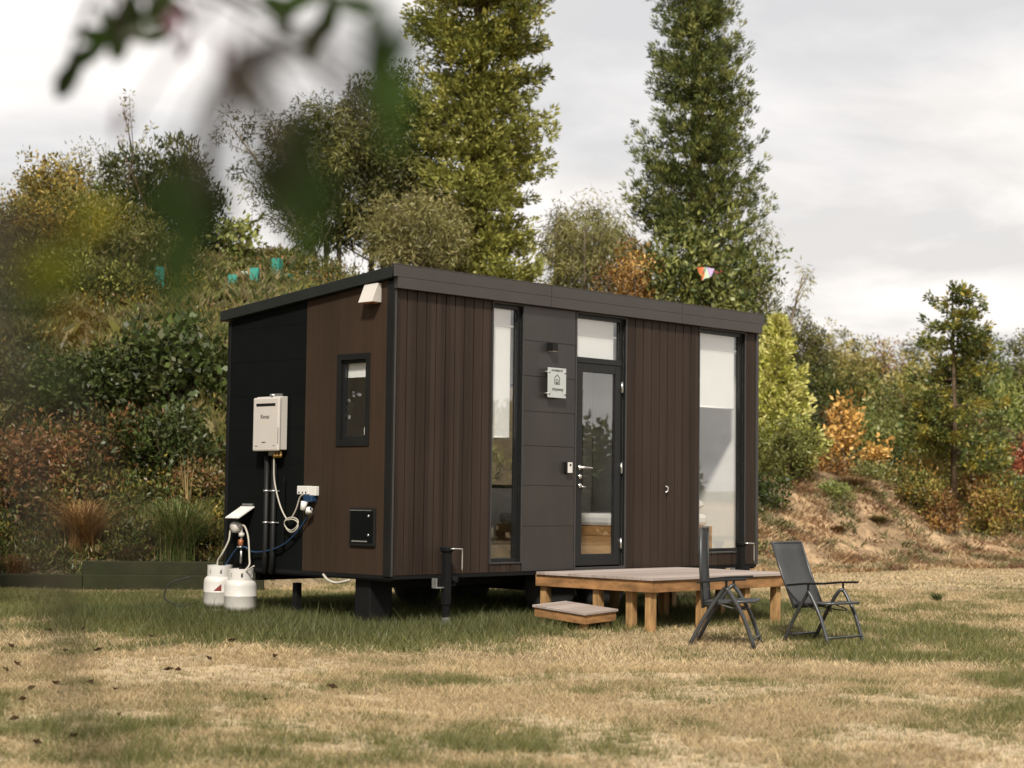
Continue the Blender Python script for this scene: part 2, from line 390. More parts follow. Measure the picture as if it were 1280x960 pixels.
# end wall: brown panel with a window opening, black panel behind
def endpanel(y0, y1, dx, name, mt, hole=None):
    m = MB()
    def seg(a, b, za, zb=None):
        ta, tb = (ztop(a)-.11, ztop(b)-.11) if zb is None else (zb, zb)
        m.prism([(a, za), (b, za), (b, tb), (a, ta)], dx, dx+.02, 0)
    if hole:
        h0, h1, z0, z1 = hole
        seg(y0, h0, ZB); seg(h0, h1, ZB, z0); seg(h0, h1, z1); seg(h1, y1, ZB)
    else: seg(y0, y1, ZB)
    return m.build(name, mt, cab)
endpanel(.086, 1.222, 0, 'end_panel', 'endclad', (.313, .763, 1.70, 2.542))
endpanel(1.224, W_, .004, 'end_panel', 'blackwall')
m = MB(); m.box(.002, 1.2225, ZB, .022, 1.2235, 3.0); 
m = MB()
for i in range(1, 8): m.box(.0022, 1.235, ZB+i*.33, .0052, W_-.036, ZB+i*.33+.004)
m.build('panel_batten', 'blackwall', cab)
m = MB(); m.box(-.004, W_-.035, ZB, .03, W_+.01, 2.94); m.build('corner_trim', 'black', cab, bevel=.003)
# back and far walls with the rear window opening
m = MB()
m.box(.03, W_-.03, ZB, 3.2, W_, 2.94); m.box(5.2, W_-.03, ZB, L_, W_, 2.94); m.box(3.2, W_-.03, ZB, 5.2, W_, 1.35); m.box(3.2, W_-.03, 2.55, 5.2, W_, 2.94)
m.prism([(.03, ZB), (W_-.031, ZB), (W_-.031, ztop(W_)-.11), (.03, ztop(.03)-.11)], L_-.03, L_, 0)
m.build('back_wall', 'blackwall', cab)
# interior lining
m = MB()
for a, b, c, d in ((.03, 3.2, .6, 2.9), (5.2, L_-.06, .6, 2.9), (3.2, 5.2, .6, 1.35), (3.2, 5.2, 2.55, 2.9)): m.box(a, W_-.045, c, b, W_-.031, d)
m.box(L_-.05, .09, .6, L_-.032, W_-.045, 2.9)
m.box(.08, .09, 2.88, L_-.05, W_-.045, 2.9)
m.build('interior_lining', 'inwall', cab)
m = MB(); m.box(.06, .06, .585, L_-.05, W_-.045, .60); m.build('interior_floor', 'infloor', cab)
# body behind the front boards (opaque lining, split round the openings)
m = MB(); m.box(.03, .031, ZB, 1.24, .08, ZF); m.box(1.67, .031, ZB, 2.41, .08, ZF); m.box(3.19, .031, ZB, 4.38, .08, ZF); m.box(5.21, .031, ZB, L_-.03, .08, ZF)
m.box(1.24, .031, ZB, 1.67, .08, .63); m.box(4.38, .031, ZB, 5.21, .08, .675)
m.box(.0205, .081, ZB, .05, .312, 3.1); m.box(.0205, .764, ZB, .05, W_-.046, 2.9); m.box(.0205, .312, ZB, .05, .764, 1.69); m.box(.0205, .312, 2.55, .05, .764, 3.05)
m.build('wall_lining', 'inwall', cab)
# roof
m = MB(); m.prism([(-.05, 3.30), (2.50, 3.05), (2.50, 2.95), (-.02, 3.195)], -.06, L_+.04, 0); rf = m.build('roof', 'roof', cab, bevel=.004)
m2 = MB()
for a, b in ((-.066, 1.985), (1.990, 4.015), (4.020, L_+.045)):
    m2.box(a, -.062, 3.2005, b, -.0505, 3.308)
    m2.box(max(a, -.0135), -.062, ZF-.001, min(b, L_+.012), -.0005, 3.1995)
fa = m2.build('roof_fascia', 'fascia', rf, bevel=.003)
m = MB(); m.box(-.062, -.064, 3.3085, L_+.046, .0, 3.316); m.build('roof_flashing', 'fascia', rf, bevel=.002)
# chassis, axle, wheels
m = MB()
for y in (.35, 2.05): m.box(.15, y, .42, L_-.1, y+.07, .535)
for x in (.01, .9, 1.8, 2.7, 3.6, 4.5, L_-.06): m.box(x, .02, .50, x+.05, W_-.02, .549)
m.box(.0, .004, .515, L_, .019, .549); m.box(-.0, .02, .515, .015, W_, .549)
m.build('chassis', 'chassis', cab)
for x in (2.35, 3.1):
    m = MB(); m.tube([(x, .2, .36), (x, 2.2, .36)], .035); m.build('axle', 'chassis', cab)
    for y in (.16, 2.08):
        w = MB(); w.lathe([(.19, 0), (.27, .0), (.30, .02), (.305, .09), (.30, .16), (.27, .18), (.19, .18)], (x, y, .385), 32, 1)
        wo = w.build('wheel', 'rubber', cab)
        w = MB(); w.lathe([(.03, .02), (.08, .01), (.18, .03), (.188, .01), (.188, .17), (.15, .15), (.03, .14)], (x, y, .385), 24, 1); w.build('rim', 'galv', wo)
# windows
def window(x0, x1, z0, z1, blind_z, name='window', gl='glass', fw=.038):
    m = MB(); d0, d1 = .03, .085
    # trim flush with the cladding
    m.box(x0, -.008, z0-.012, x0+.012, .03, z1); m.box(x1-.012, -.008, z0-.012, x1, .03, z1); m.box(x0+.0125, -.008, z1-.014, x1-.0125, .03, z1); m.box(x0+.0125, -.012, z0-.012, x1-.0125, .03, z0)
    t = m.build(name, 'trim', cab, bevel=.002)
    m = MB()
    m.box(x0+.013, .0305, z0+.001, x0+.013+fw, d1, z1-.015); m.box(x1-.013-fw, .0305, z0+.001, x1-.013, d1, z1-.015)
    m.box(x0+.0135+fw, .031, z1-.015-fw, x1-.0135-fw, d1, z1-.015); m.box(x0+.0135+fw, .031, z0+.001, x1-.0135-fw, d1, z0+fw)
    m.box(x1-.0125, .0005, z0, x1-.0122, .03, z1-.015)
    m.build('frame', 'frame', t, bevel=.003)
    m = MB(); m.box(x0+.0135+fw, .058, z0+fw+.0005, x1-.0135-fw, .064, z1-.0155-fw); m.build('pane', gl, t)
    if blind_z is not None:
        m = MB(); m.box(x0+.05, .095, blind_z, x1-.085, .097, z1-.03); m.tube([(x0+.05, .096, blind_z), (x1-.085, .096, blind_z)], .009); m.build('blind', 'blind', t)
    return t
window(1.24, 1.667, .640, ZF-.004, 1.82)
window(4.38, 5.21, .690, ZF-.004, 2.25)
# door with transom
m = MB()
m.box(2.412, -.008, ZB, 2.43, .03, ZF-.004); m.box(3.172, -.008, ZB, 3.19, .03, ZF-.004); m.box(2.4305, -.008, ZF-.018, 3.1715, .03, ZF-.004); m.box(2.4305, -.010, ZB-.012, 3.1715, .03, ZB+.022)
dt = m.build('door_surround', 'trim', cab, bevel=.002)
m = MB()
m.box(2.4305, .0305, ZB+.03, 2.458, .085, ZF-.02); m.box(3.125, .0305, ZB+.03, 3.1715, .085, ZF-.02); m.box(2.459, .0305, ZF-.058, 3.124, .085, ZF-.02); m.box(2.459, .012, 2.598, 3.124, .085, 2.652)
m.box(3.1716, .0005, ZB+.03, 3.1719, .0295, ZF-.02)
m.build('frame', 'frame', dt, bevel=.003)
m = MB(); m.box(2.459, .056, 2.6525, 3.1245, .062, ZF-.0585); m.build('pane', 'glass', dt)
m = MB(); m.box(2.462, .095, 2.64, 3.09, .097, ZF-.03); m.build('blind', 'blind', dt)
m = MB()
m.box(2.462, .018, ZB+.035, 2.545, .062, 2.594); m.box(3.040, .018, ZB+.035, 3.121, .062, 2.594); m.box(2.5455, .018, 2.508, 3.0395, .062, 2.594); m.box(2.5455, .018, ZB+.035, 3.0395, .062, .70)
door = m.build('door', 'frame', cab, bevel=.004)
m = MB(); m.box(2.5455, .036, .7005, 3.0395, .042, 2.5075); m.build('door_pane', 'doorglass', door)
for z in (2.38, 1.56, .80):
    m = MB(); m.tube([(3.128, .006, z-.055), (3.128, .006, z+.055)], .008, 10); m.box(3.12, .008, z-.05, 3.15, .016, z+.05); m.build('hinge', 'steel', door)
m = MB(); m.lathe([(.026, 0), (.028, .006), (.026, .012), (.012, .014), (.012, .05)], (2.508, .017, 1.555), 20, 1)
m = MB(); m.lathe([(.012, -.06), (.012, -.012), (.026, -.010), (.027, 0)], (2.508, .017, 1.555), 20, 1); m.tube(spline([(2.508, -.042, 1.555), (2.54, -.044, 1.555), (2.62, -.038, 1.553), (2.645, -.03, 1.551)], 4), .009, 10); m.build('door_handle', 'steel', door)
for z, kk in ((1.465, 0), (1.375, 1)):
    m = MB(); m.lathe([(.010, -.022), (.018, -.018), (.025, -.008), (.026, 0)], (2.508, .017, z), 20, 1)
    if kk: m.tube([(2.515, -.012, z-.01), (2.56, -.018, z-.012)], .006)
    m.build('keyhole_escutcheon', 'steel', door)
# slot for the front wall latch
m = MB(); m.tube(spline([(3.815, -.012, 1.385), (3.835, -.03, 1.372), (3.832, -.026, 1.335), (3.815, -.012, 1.32)], 4), .008); m.build('wall_hook', 'galv', cab)
# rear window, made larger to let more light into the room
m = MB()
for a, b, c, d in ((3.2, 3.24, 1.35, 2.55), (5.16, 5.2, 1.35, 2.55), (3.24, 5.16, 1.35, 1.39), (3.24, 5.16, 2.51, 2.55), (4.20, 4.24, 1.39, 2.51)): m.box(a, W_-.05, c, b, W_+.01, d)
rw = m.build('window', 'frame', cab); m = MB(); m.box(3.24, W_-.02, 1.39, 5.16, W_-.015, 2.51); m.build('pane', 'glass', rw)
# end window
m = MB(); y0, y1, z0, z1 = .313, .763, 1.70, 2.542
for a, b, c, d in ((y0, y0+.05, z0, z1), (y1-.05, y1, z0, z1), (y0+.05, y1-.05, z0, z0+.055), (y0+.05, y1-.05, z1-.055, z1)): m.box(-.012, a, c, .06, b, d)
ew = m.build('window', 'black', cab, bevel=.002)
m = MB()
for a, b, c, d in ((y0+.051, y0+.08, z0+.056, z1-.056), (y1-.08, y1-.051, z0+.056, z1-.056), (y0+.081, y1-.081, z0+.056, z0+.085), (y0+.081, y1-.081, z1-.085, z1-.056)): m.box(.02, a, c, .055, b, d)
m.build('sash', 'frame', ew)
m = MB(); m.box(.035, y0+.0805, z0+.0855, .040, y1-.0805, z1-.0855); m.build('pane', 'glass', ew)
m = MB(); m.box(.066, y0+.02, 2.33, .068, y1-.02, z1-.03); m.build('blind', 'blind', ew)
m = MB(); m.box(.005, y0+.062, z0+.10, .018, y0+.074, z0+.165); m.build('window_latch', 'plastic', ew)
# access hatch on the end
m = MB(); m.box(-.022, .193, .795, -.0005, .54, 1.146); ha = m.build('access_hatch', 'black', cab, bevel=.02)
m = MB(); m.box(-.03, .215, .835, -.0225, .515, 1.115); m.build('hatch_lid', 'blackwall', ha, bevel=.004)
m = MB(); m.box(-.034, .28, .838, -.0305, .49, .85); m.build('hatch_pull', 'galv', ha)
m = MB(); m.box(-.026, .24, 1.118, -.0225, .53, 1.124); m.build('hatch_hinge', 'galv', ha)
for z in (.90, 1.07): 
    m = MB(); m.lathe([(.012, -.008), (.012, 0)], (-.031, .262, z), 12, 0); m.build('hatch_lock', 'galv', ha)
# wall lamp
lm = MB(); lm.box(1.99, -.085, 2.675, 2.065, -.0005, 2.755); wl = lm.build('wall_lamp', 'black', cab, bevel=.003)
m = MB(); m.box(1.998, -.078, 2.670, 2.057, -.01, 2.6745); m.build('lamp_lens', 'plastic', wl)
# key safe beside the door
m = MB(); m.box(2.25, -.045, 1.49, 2.34, -.0075, 1.605); ks = m.build('key_safe', 'black', cab, bevel=.004)
m = MB(); m.box(2.262, -.052, 1.497, 2.328, -.0455, 1.60); m.build('key_safe_cover', 'plastic', ks, bevel=.003)
m = MB(); m.lathe([(.011, -.004), (.011, 0)], (2.295, -.0525, 1.575), 14, 1); m.build('lens', 'black', ks)

def text(body, size, loc, rot, m, parent=None, ext=.001, ax='CENTER', name='lettering'):
    c = bpy.data.curves.new(name, 'FONT'); c.body = body; c.size = size; c.extrude = ext; c.align_x = ax; c.align_y = 'CENTER'; c.resolution_u = 3
    o = bpy.data.objects.new(name, c); COL.objects.link(o); o.rotation_euler = rot
    off = np.zeros(3); p = parent
    while p is not None: off += np.array(p.location); p = p.parent
    o.location = tuple(np.array(loc)-off); o.parent = parent; c.materials.append(M[m])
    bpy.context.view_layer.update(); me = bpy.data.meshes.new_from_object(o.evaluated_get(bpy.context.evaluated_depsgraph_get()))
    o2 = bpy.data.objects.new(name, me); COL.objects.link(o2); o2.location = o.location; o2.rotation_euler = o.rotation_euler; o2.parent = parent
    bpy.data.objects.remove(o); return o2
# sign plate on stand-offs
m = MB(); m.box(1.945, -.066, 2.222, 2.205, -.060, 2.512); sg = m.build('sign_plate', 'sign', cab, bevel=.001); sg['label'] = 'pale acrylic sign plate on four stand-off bolts'
for x in (1.962, 2.188):
    for z in (2.262, 2.472):
        m = MB(); m.tube([(x, -.0005, z), (x, -.0595, z)], .008, 10); m.lathe([(.011, -.006), (.011, 0)], (x, -.0665, z), 12, 1); m.build('standoff', 'galv', sg)
R90 = (PI/2, 0, 0)
text('POWERED BY', .026, (2.075, -.0675, 2.485), R90, 'ink', sg)
text('tinyaway', .045, (2.085, -.0675, 2.305), R90, 'ink', sg)
m = MB()
def stroke(pts, w=.006):
    for a, b in zip(pts, pts[1:]): m.bar((a[0], -.0675, a[1]), (b[0], -.0675, b[1]), w, .002, (0, 1, 0))
ex, ez = 2.075, 2.385
stroke([(ex-.035, ez-.03), (ex-.035, ez+.03), (ex, ez+.062), (ex+.035, ez+.03), (ex+.035, ez-.03), (ex-.035, ez-.03)])
stroke([(ex+.018*math.cos(a), ez+.018*math.sin(a)-.002) for a in np.linspace(0, 2*PI, 14)], .005)
stroke([(ex-.012, ez-.03), (ex-.012, ez-.012), (ex+.012, ez-.012), (ex+.012, ez-.03)], .004)
m.build('house_emblem', 'ink', sg)

# vent hood at the end wall
m = MB(); m.prism([(-.001, 2.985), (-.12, 2.985), (-.045, 3.16), (-.001, 3.16)], .175, .36, 1)
vh = tag(m.build('vent_hood', 'cream', None, bevel=.004), 'small beige hood on the end wall just under the roof corner', 'vent')
# fix prism axis order (x, z) for axis=1 gives (a, d, b)
m = MB(); m.box(-.10, .195, 2.975, -.02, .34, 2.9845); m.build('vent_mouth', 'copper', vh)

# interior things
bed = thing('bed', 'low oak bed with white linen seen through the tall right hand window', 'bed', (4.2, 1.2, .6))
m = MB(); m.box(3.3, .27, .60, 3.36, 1.95, .86); m.box(4.92, .27, .60, 4.98, 1.95, .86); m.box(3.361, .27, .601, 4.919, .30, .62); m.box(3.3, .27, .861, 4.98, 1.95, .96); m.build('bed_base', 'oak', bed, bevel=.006)
m = MB(); m.box(3.31, .29, .961, 4.93, 1.93, 1.09); m.build('mattress', 'linen', bed, bevel=.04)
def pillow(c, sx, sy, szz, rot, label):
    m = MB(); n = 12; vs = []; 
    for i in range(n+1):
        for j in range(n+1):
            a, b = i/n*2-1, j/n*2-1; h = (1-abs(a)**3)**.6*(1-abs(b)**3)**.6
            vs.append((a*sx*(1-.08*(1-h)), b*sy*(1-.08*(1-h)), h*szz))
    fs = [(i*(n+1)+j, (i+1)*(n+1)+j, (i+1)*(n+1)+j+1, i*(n+1)+j+1) for i in range(n) for j in range(n)]
    m.add(vs, fs, True); m.add([(x, y, -z*.8) for x, y, z in vs], [f[::-1] for f in fs], True)
    o = m.build('pillow', 'linen'); o.location = c; o.rotation_euler = rot; tag(o, label, 'pillow', 'pillows on the bed'); return o
pillow((4.72, .50, 1.18), .26, .20, .09, (.1, -.15, .2), 'plump white pillow lying flat on the bed by the window')
pillow((4.74, .62, 1.38), .24, .22, .08, (.2, -.9, .3), 'white pillow propped upright behind the flat pillow')
# ------------------------------------------------------------------ services on the end wall
ht = thing('water_heater', 'cream gas water heater hung on the black end wall', 'heater', (-.07, 1.66, 1.66))
m = MB(); m.box(-.10, 1.462, 1.672, -.018, 1.83, 2.178); m.build('casing', 'cream', ht, bevel=.006)
m = MB(); m.box(-.135, 1.450, 1.660, -.1005, 1.842, 2.168); m.build('front_cover', 'cream', ht, bevel=.014)
m = MB(); m.box(-.1375, 1.50, 2.085, -.1345, 1.79, 2.112); m.build('exhaust_slot', 'black', ht, bevel=.001)
for q_ in ((1.50, 1.708, 1.53, 1.712), (1.76, 1.706, 1.80, 1.712), (1.452, 1.73, 1.457, 1.88)):
    m = MB(); m.box(-.1365, q_[0], q_[1], -.1345, q_[2], q_[3]); m.build('marking', 'ink', ht)
text('Rinnai', .055, (-.1365, 1.655, 1.985), (PI/2, 0, -PI/2), 'ink', ht, .0008)
text('INFINITY', .016, (-.1365, 1.665, 1.742), (PI/2, 0, -PI/2), 'ink', ht, .0008)
m = MB(); m.box(-.017, 1.56, 2.15, -.0005, 1.74, 2.21); m.build('mounting_bracket', 'galv', ht)
m = MB(); m.box(-.017, 1.56, 1.62, -.0005, 1.74, 1.66); m.build('mounting_bracket', 'galv', ht)
m = MB(); m.tube([(-.08, 1.6, 2.178), (-.08, 1.6, 2.20)], .03, 14); m.build('flue_cap', 'galv', ht)
for y in (1.545, 1.585, 1.50):
    m = MB(); m.tube([(-.06, y, 1.672), (-.06, y, 1.60)], .013, 10); m.lathe([(.020, 0), (.022, .02), (.02, .04)], (-.06, y, 1.60), 10); m.build('brass_union', 'brass', ht)
# black waste pipes
for y, lab in ((1.735, 'left of the two clipped black pipes under the water heater'), (1.625, 'right of the two clipped black pipes under the water heater')):
    p = MB(); p.tube([(-.035, y, 1.62), (-.035, y, .70), (-.035, y, .50)], .026, 12)
    o = tag(p.build('drain_pipe', 'black'), lab, 'pipe', 'black pipes under the water heater')
    for z in (1.285, .985):
        c = MB(); c.tube([(-.035, y, z-.008), (-.035, y, z+.008)], .032, 12); c.box(-.012, y-.05, z-.006, -.004, y+.05, z+.006); c.build('pipe_clip', 'galv', o)
m = MB(); m.tube(spline([(-.03, 1.475, 1.42), (-.03, 1.475, 1.0), (-.03, 1.475, .78), (-.03, 1.50, .735), (-.03, 1.56, .725), (-.03, 1.60, .725)], 6), .010, 8)
tag(m.build('conduit', 'blackwall'), 'thin dark conduit bending left at its foot, beside the black pipes', 'conduit')
# outlet box
pb = thing('power_outlet', 'white double power outlet at the edge of the brown end panel', 'outlet', (-.02, 1.13, 1.28))
m = MB(); m.box(-.055, 1.085, 1.255, -.0005, 1.255, 1.335); m.build('outlet_box', 'plastic', pb, bevel=.006)
m = MB(); m.box(-.045, .995, 1.245, -.0005, 1.083, 1.333); m.build('outlet_box', 'plastic', pb, bevel=.006)
for y in (1.12, 1.17, 1.22): m = MB(); m.lathe([(.008, -.005), (.008, 0)], (-.056, y, 1.275), 10, 0); m.build('switch', 'blue', pb)
ti = thing('water_inlet', 'blue capped inlet hanging under the white outlet', 'inlet', (-.02, 1.1, 1.2))
m = MB(); m.box(-.07, 1.02, 1.185, -.001, 1.15, 1.25); m.build('inlet_body', 'blue', ti, bevel=.012)
m = MB(); m.tube([(-.075, 1.115, 1.19), (-.09, 1.12, 1.11)], [.032, .026], 14); m.build('plug', 'plastic', ti)
m = MB(); m.tube([(-.06, 1.06, 1.12), (-.085, 1.04, 1.085)], [.034, .030], 14); m.build('cap', 'plastic', ti)
# hoses
hz = lambda pts, r, m_, nm, lab, cat='hose': tag((lambda q: (q.tube(spline(pts, 8), r, 8), q.build(nm, m_))[1])(MB()), lab, cat)
def E(u, v, x=-.05):  # point in the plane x = const seen at photo position (u, v)
    d = fwd + rgt*(u-640)/F - upv*(v-480)/F; k = (x-CAM[0])/d[0]; return CAM+d*k
hz([E(342.5, 572, -.06), E(343, 600), E(349, 628), E(356, 645), E(362, 650), E(370, 637), E(375, 622), E(381, 617, -.06)], .0075, 'hose', 'cream_hose', 'cream flexible cord sagging from the heater to the outlet')
cc = E(364, 656, -.055); hz([cc+np.array([-.01*math.sin(2*a), .10*math.cos(a), .06*math.sin(a)+.012*math.sin(a*.5)]) for a in np.linspace(.4, 12.0, 22)], .006, 'hose', 'coiled_cord', 'small coil of cream cord hanging below the outlet', 'cord')
hz([E(389, 634, -.09), E(384, 646, -.05), E(372, 664), E(358, 678), E(340, 687), E(318, 690), E(306, 684, -.10), E(296, 686, -.10), E(284, 703, -.12), E(277, 712, -.16)], .008, 'blue', 'blue_hose', 'blue hose sweeping from the capped inlet to the gas tanks')
# gas regulator with little white canopy
rg = thing('gas_regulator', 'gas regulator with brass fitting under a tilted white plate', 'regulator', tuple(E(303, 680, -.03)))
a, b, c, d = E(292, 648, -.22), E(310, 648, -.22), E(320, 634, -.02), E(300, 634, -.02)
a = np.array([-.20, 2.24, 1.02]); m = MB(); m.obox((-.10, 2.06, 1.075), (0, .105, 0), (.095, 0, .055), (-.002, 0, .004)); m.build('cover_plate', 'plastic', rg)
m = MB(); m.bar((-.004, 1.98, 1.15), (-.004, 2.14, 1.15), .02, .02); m.build('bracket', 'galv', rg)
yr = 2.07
m = MB(); m.lathe([(.01, -.05), (.05, -.045), (.055, -.01), (.055, .01), (.05, .03), (.01, .035)], (-.10, yr+.035, .93), 20, 0); m.tube([(-.09, yr-.03, .94), (-.09, yr+.06, .945)], .028, 12); m.build('regulator_body', 'cream', rg)
m = MB(); m.tube([(-.08, yr-.02, .95), (-.08, yr-.02, .79)], .012, 10); m.lathe([(.026, 0), (.03, .02), (.026, .04)], (-.08, yr-.02, .84), 14); m.build('valve_stem', 'cream', rg)
m = MB(); m.lathe([(.020, 0), (.028, .012), (.028, .05), (.020, .062)], (-.08, yr-.01, .755), 8); m.build('brass_fitting', 'copper', rg)
m = MB(); m.lathe([(.045, 0), (.045, .014)], (-.08, yr-.02, .737), 14); m.tube([(-.08, yr-.02, .74), (-.08, yr-.02, .585)], .012, 10); m.build('gas_pipe', 'galv', rg)
# gas tanks
def gas_tank(x, y, z, label, red):
    t = thing('gas_bottle', label, 'gas bottle', (x, y, z), 'gas bottles by the end wall')
    R = .152
    m = MB(); m.lathe([(.10, .0), (.108, .002), (.108, .03), (.09, .032)], (x, y, z), 32); m.build('foot_ring', 'tank', t)
    m = MB(); m.lathe([(.02, .02), (.09, .027), (.14, .05), (R, .09), (R, .18), (R+.0015, .182), (R+.0015, .188), (R, .19), (R, .275), (.147, .305), (.13, .328), (.08, .342), (.02, .346)], (x, y, z), 40); m.build('body', 'tank', t)
    m = MB(); pr = []
    n = 40
    for k in range(n):   # collar, open towards the wall
        a0 = 2*PI*k/n; a1 = 2*PI*(k+1)/n
        if .35 < ((a0) % (2*PI)) < .95: continue
        lo, hi = (.325, .44)
        hole = k % 6 in (2,)
        for (l, h) in (((lo, .36), (.40, hi)) if hole else ((lo, hi),)):
            q = [(x+r*math.cos(a_), y+r*math.sin(a_), z+zz) for zz in (l, h) for r in (.114, .120) for a_ in (a0, a1)]
            m.add(q, [(0, 1, 3, 2), (4, 6, 7, 5), (2, 3, 7, 6), (0, 4, 5, 1), (0, 2, 6, 4), (1, 5, 7, 3)])
    m.build('collar', 'tank', t)
    m = MB(); m.tube([(x, y, z+.33), (x, y, z+.40)], .022, 12); m.tube([(x, y, z+.38), (x-.05, y-.03, z+.38)], .014, 10); m.lathe([(.02, 0), (.032, .005), (.032, .022), (.02, .027)], (x, y, z+.40), 12); m.build('valve', 'galv', t)
    if red:
        m = MB(); 
        for k in range(5):
            a0 = -2.75+k*.09+.2; a1 = a0+.09
            zl = .20; zh = .20+.012*(k+1)
            m.add([(x+r*math.cos(a_), y+r*math.sin(a_), z+zz) for zz in (zl, zh) for r in (R+.001, R+.003) for a_ in (a0, a1)], [(0, 1, 3, 2), (4, 6, 7, 5), (2, 3, 7, 6), (0, 4, 5, 1), (0, 2, 6, 4), (1, 5, 7, 3)])
        m.build('red_label', 'red', t)
    return t
gas_tank(-.20, 1.89, .105, 'nearer white gas bottle, plain sided, standing closest to the cabin', False)
gas_tank(-.17, 2.26, .125, 'farther white gas bottle with a dark red label, half behind the other', True)
hz([(-.10, yr+.06, .95), (-.13, yr+.09, .90), (-.15, yr+.09, .80), (-.19, yr+.13, .68), (-.20, 2.26, .60), (-.20, 2.25, .53)], .009, 'hose', 'gas_hose', 'cream gas hose curving from the regulator to the farther bottle')
hz([(-.10, yr-.04, .95), (-.12, yr-.12, .94), (-.13, yr-.19, .84), (-.15, yr-.24, .66), (-.17, 1.81, .57), (-.24, 1.86, .49)], .009, 'hose', 'gas_hose', 'cream gas hose looping down from the regulator to the nearer bottle')
hz([(-.20, 1.87, .49), (-.23, 1.75, .535), (-.22, 1.66, .58)], .008, 'hose', 'hose_tail', 'loose cream hose end sticking out beside the nearer bottle')
hz([E(404, 718, .0), E(410, 725, -.02), E(420, 728.5, -.02), E(430, 727, -.02), E(437, 725, -.01)], .012, 'hose', 'under_hose', 'pale hose end drooping below the end wall')
hz([(-.40, 2.42, .45), (-.52, 2.58, .38), (-.55, 2.62, .24), (-.45, 2.50, .17), (-.35, 2.42, .2)], .008, 'rubber', 'hose_loop', 'dark hose loop curling round behind the gas bottles')
m = MB(); m.box(.07, .34, .13, .34, .55, .50); m.box(.04, .31, .10, .37, .58, .129); tag(m.build('support_block', 'chassis', None, bevel=.01), 'black support block under the near corner of the cabin', 'support block')

# stabiliser jacks
def jack(x, label, zb, far=False):
    j = thing('stabiliser_jack', label, 'jack', (x, -.09, zb), 'corner jacks along the front')
    m = MB(); m.box(x-.033, -.125, .28, x+.033, -.059, .755); m.build('outer_tube', 'chassis', j, bevel=.004)
    m = MB(); m.box(x-.024, -.116, zb+.02, x+.024, -.068, .2795); m.build('inner_tube', 'chassis', j, bevel=.003)
    m = MB(); m.box(x-.055, -.147, zb, x+.055, -.037, zb+.02); m.box(x-.03, -.12, zb+.0205, x+.03, -.064, zb+.075); m.build('foot', 'galv', j, bevel=.004)
    m = MB(); m.box(x-.045, -.14, .7555, x+.045, -.045, .80); m.build('gear_head', 'chassis', j, bevel=.01)
    m = MB(); m.tube(spline([(x, -.14, .782), (x+.02, -.17, .784), (x+.085, -.19, .78), (x+.10, -.19, .76), (x+.10, -.19, .56)], 5), .008, 8); m.build('crank', 'steel', j)
    m = MB(); m.tube([(x+.10, -.19, .50), (x+.10, -.19, .60)], .0, 8); 
    m = MB(); m.box(x-.05, -.0585, .44, x+.16, -.02, .53); m.lathe([(.03, -.05), (.03, 0)], (x+.11, -.06, .50), 12, 1); m.build('mount', 'chassis', j, bevel=.004)
    m = MB(); m.box(x-.13, -.10, .43, x-.12, -.04, .52); m.box(x-.12, -.10, .43, x-.0335, -.04, .44); m.build('pin_plate', 'galv', j)
    return j
jack(.60, 'black jack with silver crank at the near end of the front wall', .09)
jack(5.02, 'black jack with crank behind the deck at the far window', .06)
# prop legs below the end
for y, lab in ((1.50, 'thin black prop leg under the black end panel'),):
    m = MB(); m.box(.14, y-.03, .08, .20, y+.03, .42); m.box(.10, y-.07, .065, .24, y+.07, .0795); tag(m.build('prop_leg', 'chassis'), lab, 'prop leg')

# ------------------------------------------------------------------ deck
DZ = .548; X0, X1, Y0, Y1 = 1.84, 3.94, -1.47, -.03
dk = thing('timber_deck', 'low pine deck with pale boards in front of the glass door', 'deck', (2.9, -.75, .06))
m = MB(); n = 10; w = (Y1-Y0)/n
for i in range(n): m.box(X0-.02, Y0-.02+i*w, DZ-.028, X1+.02, Y0-.02+(i+1)*w-.006, DZ)
m.build('deck_boards', 'deckboard', dk, bevel=.003)
m = MB(); m.box(X0, Y0, DZ-.135, X0+.04, Y1, DZ-.0285); m.build('rim_joist', 'timber', dk, bevel=.003)
m = MB(); m.box(X0+.0405, Y0, DZ-.135, X1, Y0+.04, DZ-.0285); m.build('rim_joist', 'timber', dk, bevel=.003)
m = MB(); m.box(X1-.04, Y0+.0405, DZ-.135, X1, Y1, DZ-.0285); m.build('rim_joist', 'timber', dk, bevel=.003)
m = MB()
for x in (2.35, 2.85, 3.35): m.box(x, Y0+.0405, DZ-.135, x+.04, Y1, DZ-.0285)
m.build('inner_joists', 'timber', dk)
for x, y in ((X0+.0405, -.13), (X0+.0405, -.80), (X0+.0405, -1.429), (X0+.09, -1.16), (2.62, -1.429), (3.30, -1.429), (3.80, -1.429), (2.9, -.75), (3.80, -.75), (2.9, -.12), (3.8, -.12)):
    m = MB(); m.box(x, y, .03, x+.075, y+.075, DZ-.0288 if x < X0+.08 or y < -1.4 else DZ-.1355); m.build('deck_post', 'post', dk, bevel=.003)
sp = thing('timber_step', 'single low pine step at the left edge of the deck', 'step', (1.585, -.77, .05))
SX0, SX1, SY0, SY1, SZ = 1.37, 1.80, -1.08, -.46, .262
m = MB()
for i in range(4): m.box(SX0-.015+i*.115, SY0-.015, SZ-.022, SX0-.015+(i+1)*.115-.004, SY1+.015, SZ)
m.build('tread', 'deckboard', sp, bevel=.003)
